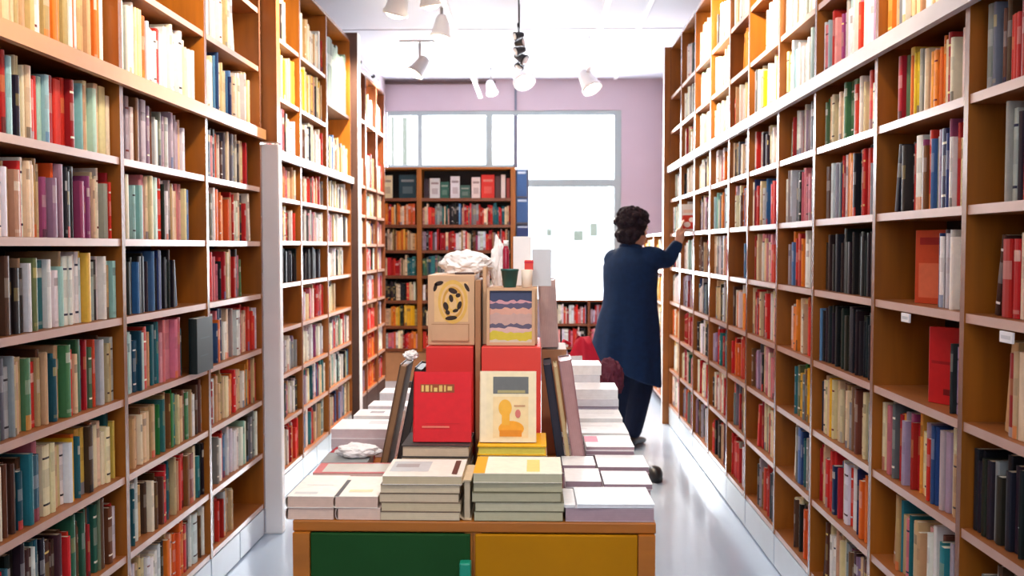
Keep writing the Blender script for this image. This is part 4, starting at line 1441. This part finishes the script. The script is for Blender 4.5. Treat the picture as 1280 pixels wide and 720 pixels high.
def fuse(o, voxel, it=6, fac=0.5):
    r = o.modifiers.new('fuse', 'REMESH')
    r.mode = 'VOXEL'
    r.voxel_size = voxel
    r.use_smooth_shade = True
    s = o.modifiers.new('soften', 'SMOOTH')
    s.factor = fac
    s.iterations = it


PX, PY = 0.625, 6.5
T = rad(-28)      # the body is turned towards the shelves: forward is +y turned clockwise
fw = Vector((math.sin(-T), math.cos(T), 0))       # forward
rt = Vector((math.cos(T), -math.sin(-T), 0))      # the person's right
C0 = Vector((PX, PY, 0))


def B_(r, f, z):
    """Body point: r to the person's right, f forward, z up."""
    return C0 + rt * r + fw * f + Vector((0, 0, z))


bd = MB()
sk = M['skin']
# torso as a loft of ellipses
bt_ = []
for z, rx, ry, f in ((0.76, 0.15, 0.105, 0), (0.84, 0.165, 0.115, 0), (0.95, 0.145, 0.10, 0.0), (1.05, 0.135, 0.095, 0.005), (1.16, 0.15, 0.105, 0.01), (1.235, 0.150, 0.10, 0.008), (1.295, 0.112, 0.075, 0.0), (1.345, 0.07, 0.058, 0.0)):
    c = B_(0, f, z)
    bt_.append(ring(c.x, c.y, z, rx, ry, T))
bd.loft(bt_, sk)
# neck and head
limb(bd, [B_(0, 0.0, 1.29), B_(0.005, 0.012, 1.35), B_(0.01, 0.02, 1.42)], [0.058, 0.052, 0.052], sk)
HC = B_(0.02, 0.035, 1.475)
HT = rad(-52)     # the head looks further round towards the shelves
hf = Vector((math.sin(-HT), math.cos(HT), -0.06)).normalized()
hr = Vector((math.cos(HT), -math.sin(-HT), 0))


def H_(r, f, z):
    return HC + hr * r + hf * f + Vector((0, 0, z))


def hball(c, r):
    # ellipsoid aligned with the head
    rr = []
    for i in range(1, 12):
        a = math.pi * i / 12
        rr.append([c + hr * (r[0] * math.sin(a) * math.cos(t)) + hf * (r[1] * math.sin(a) * math.sin(t)) + Vector((0, 0, -r[2] * math.cos(a))) for t in (2 * math.pi * k / 20 for k in range(20))])
    bd.loft(rr, sk)


hball(H_(0, -0.012, 0.028), (0.073, 0.090, 0.085))
hball(H_(0, 0.022, -0.03), (0.058, 0.066, 0.075))
hball(H_(0, 0.052, -0.085), (0.030, 0.030, 0.024))       # chin
limb(bd, [H_(0, 0.082, 0.015), H_(0, 0.098, -0.018), H_(0, 0.096, -0.030)], [0.008, 0.012, 0.013], sk, 10, 2)   # nose
hball(H_(0, 0.084, -0.058), (0.022, 0.010, 0.008))
for s_ in (-1, 1):
    hball(H_(s_ * 0.073, -0.008, -0.01), (0.010, 0.020, 0.031))   # ears
    hball(H_(s_ * 0.03, 0.072, 0.024), (0.022, 0.012, 0.008))     # brows
# legs
hipR, kneeR, ankR = B_(0.085, 0.0, 0.80), B_(0.07, 0.05, 0.44), B_(0.03, -0.02, 0.075)
hipL, kneeL, ankL = B_(-0.085, 0.0, 0.80), B_(-0.07, 0.06, 0.44), B_(-0.075, 0.07, 0.075)
for hp, kn, an in ((hipR, kneeR, ankR), (hipL, kneeL, ankL)):
    limb(bd, [hp, (hp + kn) / 2, kn, (kn * 2 + an) / 3 - fw * 0.015, an], [0.088, 0.074, 0.054, 0.05, 0.035], sk)
    limb(bd, [an + Vector((0, 0, -0.03)) - fw * 0.02, an + fw * 0.07 + Vector((0, 0, -0.045)), an + fw * 0.15 + Vector((0, 0, -0.052))], [0.036, 0.034, 0.024], sk)
# right arm reaches to the shelf; hand holds a book
shR, elR = B_(0.175, 0.01, 1.285), Vector((0.872, 6.46, 1.272))
wrR = Vector((0.945, 6.475, 1.385))
limb(bd, [shR, (shR + elR) / 2, elR, (elR + wrR) / 2, wrR], [0.056, 0.05, 0.041, 0.037, 0.027], sk)
# palm and fingers curl round a book's lower spine
pal = Vector((0.955, 6.476, 1.43))
limb(bd, [wrR, pal, Vector((0.958, 6.478, 1.462))], [0.027, 0.033, 0.031], sk)
for i, (dy, ln) in enumerate(((-0.028, 0.058), (-0.009, 0.068), (0.010, 0.064), (0.028, 0.052))):
    b0 = Vector((0.958, 6.478 + dy, 1.468))
    limb(bd, [b0, b0 + Vector((0.003, 0, ln * 0.45)), b0 + Vector((0.014, 0, ln * 0.8)), b0 + Vector((0.022, 0, ln))], [0.0098, 0.0092, 0.0085, 0.0075], sk, 10, 2)
limb(bd, [Vector((0.958, 6.448, 1.425)), Vector((0.968, 6.425, 1.45)), Vector((0.982, 6.415, 1.475))], [0.013, 0.011, 0.009], sk, 10, 2)
# left arm hangs, forearm forward
shL, elL, wrL = B_(-0.128, 0.015, 1.255), B_(-0.158, 0.07, 1.03), B_(-0.14, 0.19, 0.90)
limb(bd, [shL - Vector((0, 0, 0.03)), (shL + elL) / 2, elL, (elL + wrL) / 2, wrL], [0.048, 0.046, 0.041, 0.037, 0.027], sk)
pl = B_(-0.12, 0.225, 0.885)
limb(bd, [wrL, pl, B_(-0.105, 0.255, 0.878)], [0.027, 0.032, 0.03], sk)
for i, (dz, ln) in enumerate(((0.028, 0.055), (0.010, 0.066), (-0.008, 0.062), (-0.026, 0.05))):
    b0 = B_(-0.10, 0.262, 0.877 + dz)
    v1 = (fw * 0.8 + rt * 0.6).normalized()
    v2 = (fw * 0.2 + rt * 0.98).normalized()
    limb(bd, [b0, b0 + v1 * ln * 0.45, b0 + v1 * ln * 0.5 + v2 * ln * 0.3, b0 + v1 * ln * 0.45 + v2 * ln * 0.5], [0.0098, 0.0092, 0.0085, 0.0075], sk, 10, 2)
limb(bd, [B_(-0.12, 0.22, 0.912), B_(-0.09, 0.245, 0.935), B_(-0.065, 0.262, 0.935)], [0.013, 0.011, 0.009], sk, 10, 2)
person = bd.build('person')
fuse(person, 0.0065, 4, 0.4)
tag(person, 'person with dark curly hair in a long navy coat reaching towards the shelves', 'person')

for s_ in (-1, 1):
    e_ = MB()
    c = H_(s_ * 0.030, 0.078, 0.010)
    e_.ball(c, 0.0115, M['eyewhite'])
    e_.ball(c + hf * 0.0075, 0.0058, M['iris'])
    e_.build('eye', person)
lp = MB()
lp.tube([H_(-0.024, 0.084, -0.058), H_(-0.01, 0.0945, -0.057), H_(0.01, 0.0945, -0.057), H_(0.024, 0.084, -0.058)], [0.002, 0.0055, 0.0055, 0.002], M['lips'], 8)
lp.build('lips', person)

# hair: a cap of curls
hm = MB()
rs = random.Random(3)


def hell(c, r):
    rr = []
    for i in range(1, 10):
        a = math.pi * i / 10
        rr.append([c + hr * (r[0] * math.sin(a) * math.cos(t)) + hf * (r[1] * math.sin(a) * math.sin(t)) + Vector((0, 0, -r[2] * math.cos(a))) for t in (2 * math.pi * k / 16 for k in range(16))])
    hm.loft(rr, M['hair'])


hell(H_(0, -0.032, 0.045), (0.108, 0.108, 0.098))
hell(H_(0, -0.060, -0.030), (0.102, 0.070, 0.070))
for i in range(330):
    th, ph_ = rs.uniform(0, 2 * math.pi), math.acos(rs.uniform(-1, 1))
    d = Vector((math.sin(ph_) * math.cos(th), math.sin(ph_) * math.sin(th), math.cos(ph_)))
    if d.y > 0.45 and d.z < 0.45:
        continue        # the face stays clear
    if d.z < -0.35 and d.y > -0.1:
        continue
    rr0 = rs.uniform(0.95, 1.08)
    if d.z < -0.1:
        c = H_(d.x * 0.104 * rr0, -0.054 + d.y * 0.078 * rr0, -0.015 + d.z * 0.088 * rr0)
    else:
        c = H_(d.x * 0.113 * rr0, -0.030 + d.y * 0.11 * rr0, 0.042 + d.z * 0.100 * rr0)
    hm.ball(c, rs.uniform(0.010, 0.021), M['hair'], 8, 6)
hair = hm.build('hair', person)
fuse(hair, 0.0055, 1, 0.35)

# coat: wide, longer on the person's right
cm = MB()
ct = M['coat']
rings = []
N_ = 48
prof = [  # z, rx, ry, shift right, fold
    (0.0, 0.215, 0.165, 0.0, 0.050), (0.10, 0.212, 0.160, 0.0, 0.045), (0.22, 0.210, 0.155, 0.0, 0.034), (0.36, 0.205, 0.150, 0.0, 0.020), (0.46, 0.190, 0.140, 0, 0.012),
    (0.56, 0.188, 0.132, 0, 0.006), (0.66, 0.194, 0.130, 0, 0.0), (0.72, 0.192, 0.124, 0, 0.0), (0.76, 0.176, 0.114, 0, 0.0), (0.80, 0.142, 0.098, 0, 0.0), (0.835, 0.102, 0.082, 0, 0), (0.862, 0.074, 0.066, 0, 0)]
for dz, rx, ry, sh, fo in prof:
    pts = ring(PX, PY, 0, rx, ry, T, N_, fo, 6, 0.8)
    rg = []
    for p in pts:
        rel = (p - C0)
        side = rel.dot(rt) / 0.2         # -1 left .. +1 right
        back = -rel.dot(fw) / 0.15
        hem = 0.495 - 0.075 * side + 0.02 * back
        low = 0.50
        k_ = max(0.0, 1 - dz / 0.5)
        z = low + dz + (hem - low) * k_
        flare = 1 + 0.30 * k_ * max(0, -side)
        q = C0 + rel * flare
        rg.append(Vector((q.x, q.y, z)))
    rings.append(rg)
cm.loft(rings, ct)
limb(cm, [B_(0.12, 0.0, 1.30), shR + Vector((0, 0, 0.0)), (shR + elR) / 2 + Vector((0, 0, -0.005)), elR, (elR + wrR) / 2, wrR - (wrR - elR) * 0.12], [0.068, 0.074, 0.064, 0.055, 0.048, 0.041], ct)
limb(cm, [B_(-0.10, 0.0, 1.285), shL, (shL + elL) / 2, elL, (elL + wrL) / 2, wrL - (wrL - elL) * 0.12], [0.068, 0.076, 0.070, 0.064, 0.056, 0.048], ct)
coat = cm.build('coat', person)
fuse(coat, 0.011, 5, 0.5)
cl = MB()
cl.tube([B_(0.065 * math.cos(a), 0.055 * math.sin(a) + 0.008, 1.355 + 0.012 * math.cos(a + 1.6)) for a in (2 * math.pi * k / 20 for k in range(21))], 0.016, ct, 10, caps=False)
cl.build('collar', person)
tm = MB()
for hp, kn, an in ((hipR, kneeR, ankR), (hipL, kneeL, ankL)):
    limb(tm, [hp + Vector((0, 0, 0.05)), (hp + kn) / 2, kn, (kn + an) / 2, an + Vector((0, 0, 0.03))], [0.10, 0.095, 0.080, 0.072, 0.062], M['trouser'])
tm.ball(B_(0, 0, 0.80), (0.15, 0.12, 0.11), M['trouser'])
tr = tm.build('trousers', person)
fuse(tr, 0.011, 4, 0.5)
for an in (ankR, ankL):
    sm = MB()
    a0 = Vector((an.x, an.y, 0))
    rg = []
    for t, wdt, top in ((-0.075, 0.012, 0.05), (-0.065, 0.032, 0.075), (-0.02, 0.04, 0.085), (0.05, 0.042, 0.07), (0.12, 0.046, 0.052), (0.165, 0.036, 0.042), (0.185, 0.012, 0.03)):
        c = a0 + fw * t
        rg.append([c + rt * (wdt * math.cos(a)) + Vector((0, 0, 0.003 + top / 2 + top / 2 * math.sin(a))) for a in (2 * math.pi * k / 16 for k in range(16))])
    sm.loft(rg, M['black'])
    sm.build('shoe', person)
# book in the hand
hb = solid_book('held_book', 0.125, 0.185, 0.020, (222, 214, 208), (240, 234, 226), [(0.10, 0.92, 0.10, 0.60, (206, 58, 40)), (0.2, 0.6, 0.16, 0.36, (236, 222, 214), 'disc'), (0.5, 0.85, 0.34, 0.52, (240, 226, 216), 'disc'), (0.15, 0.85, 0.68, 0.80, (226, 190, 170))], hard=False)
stand(hb, (1.022, 6.50, 1.4585), rz=rad(-38))
tag(hb, 'red and white book the person is pulling from the shelf', 'book')

# ------------------------------------------------------------------ light
w = bpy.data.worlds.new('sky')
SC.world = w
w.use_nodes = True
bg = w.node_tree.nodes['Background']
bg.inputs['Color'].default_value = (0.86, 0.93, 1.0, 1)
bg.inputs['Strength'].default_value = 3.2


def area(name, loc, rot, sx, sy, power, col=(1, 1, 1)):
    l = bpy.data.lights.new(name, 'AREA')
    l.shape = 'RECTANGLE'
    l.size, l.size_y = sx, sy
    l.energy = power
    l.color = col
    o = bpy.data.objects.new(name, l)
    COL.objects.link(o)
    o.location = loc
    o.rotation_euler = rot
    return o


# daylight through the window wall (sky portal just outside the glass)
area('window_daylight', (-0.35, YB + 0.22, 1.85), (rad(-90), 0, 0), 2.4, 1.9, 270, (0.9, 0.95, 1.0))
# unseen fill lights added under the ceiling, above the top edge of the picture
for ly in (0.6, 2.9, 5.2):
    area('unseen_fill', (-0.13, ly, ZC - 0.02), (0, 0, 0), 1.1, 0.5, 8, (1.0, 0.96, 0.92))

cam = bpy.data.cameras.new('camera')
cam.lens = F / 1280 * 36
cam.sensor_width = 36
cam.dof.use_dof = True
cam.dof.focus_distance = 2.7
cam.dof.aperture_fstop = 5.6
cam.clip_start = 0.05
co = bpy.data.objects.new('camera', cam)
COL.objects.link(co)
co.location = (0, 0, EYE)
co.rotation_euler = (rad(90) - math.atan(52 / F), 0, math.atan(32 / F))
SC.camera = co
SC.view_settings.view_transform = 'Standard'
SC.view_settings.look = 'None'
SC.view_settings.gamma = 1
SC.view_settings.use_curve_mapping = False
SC.view_settings.exposure = 0.92
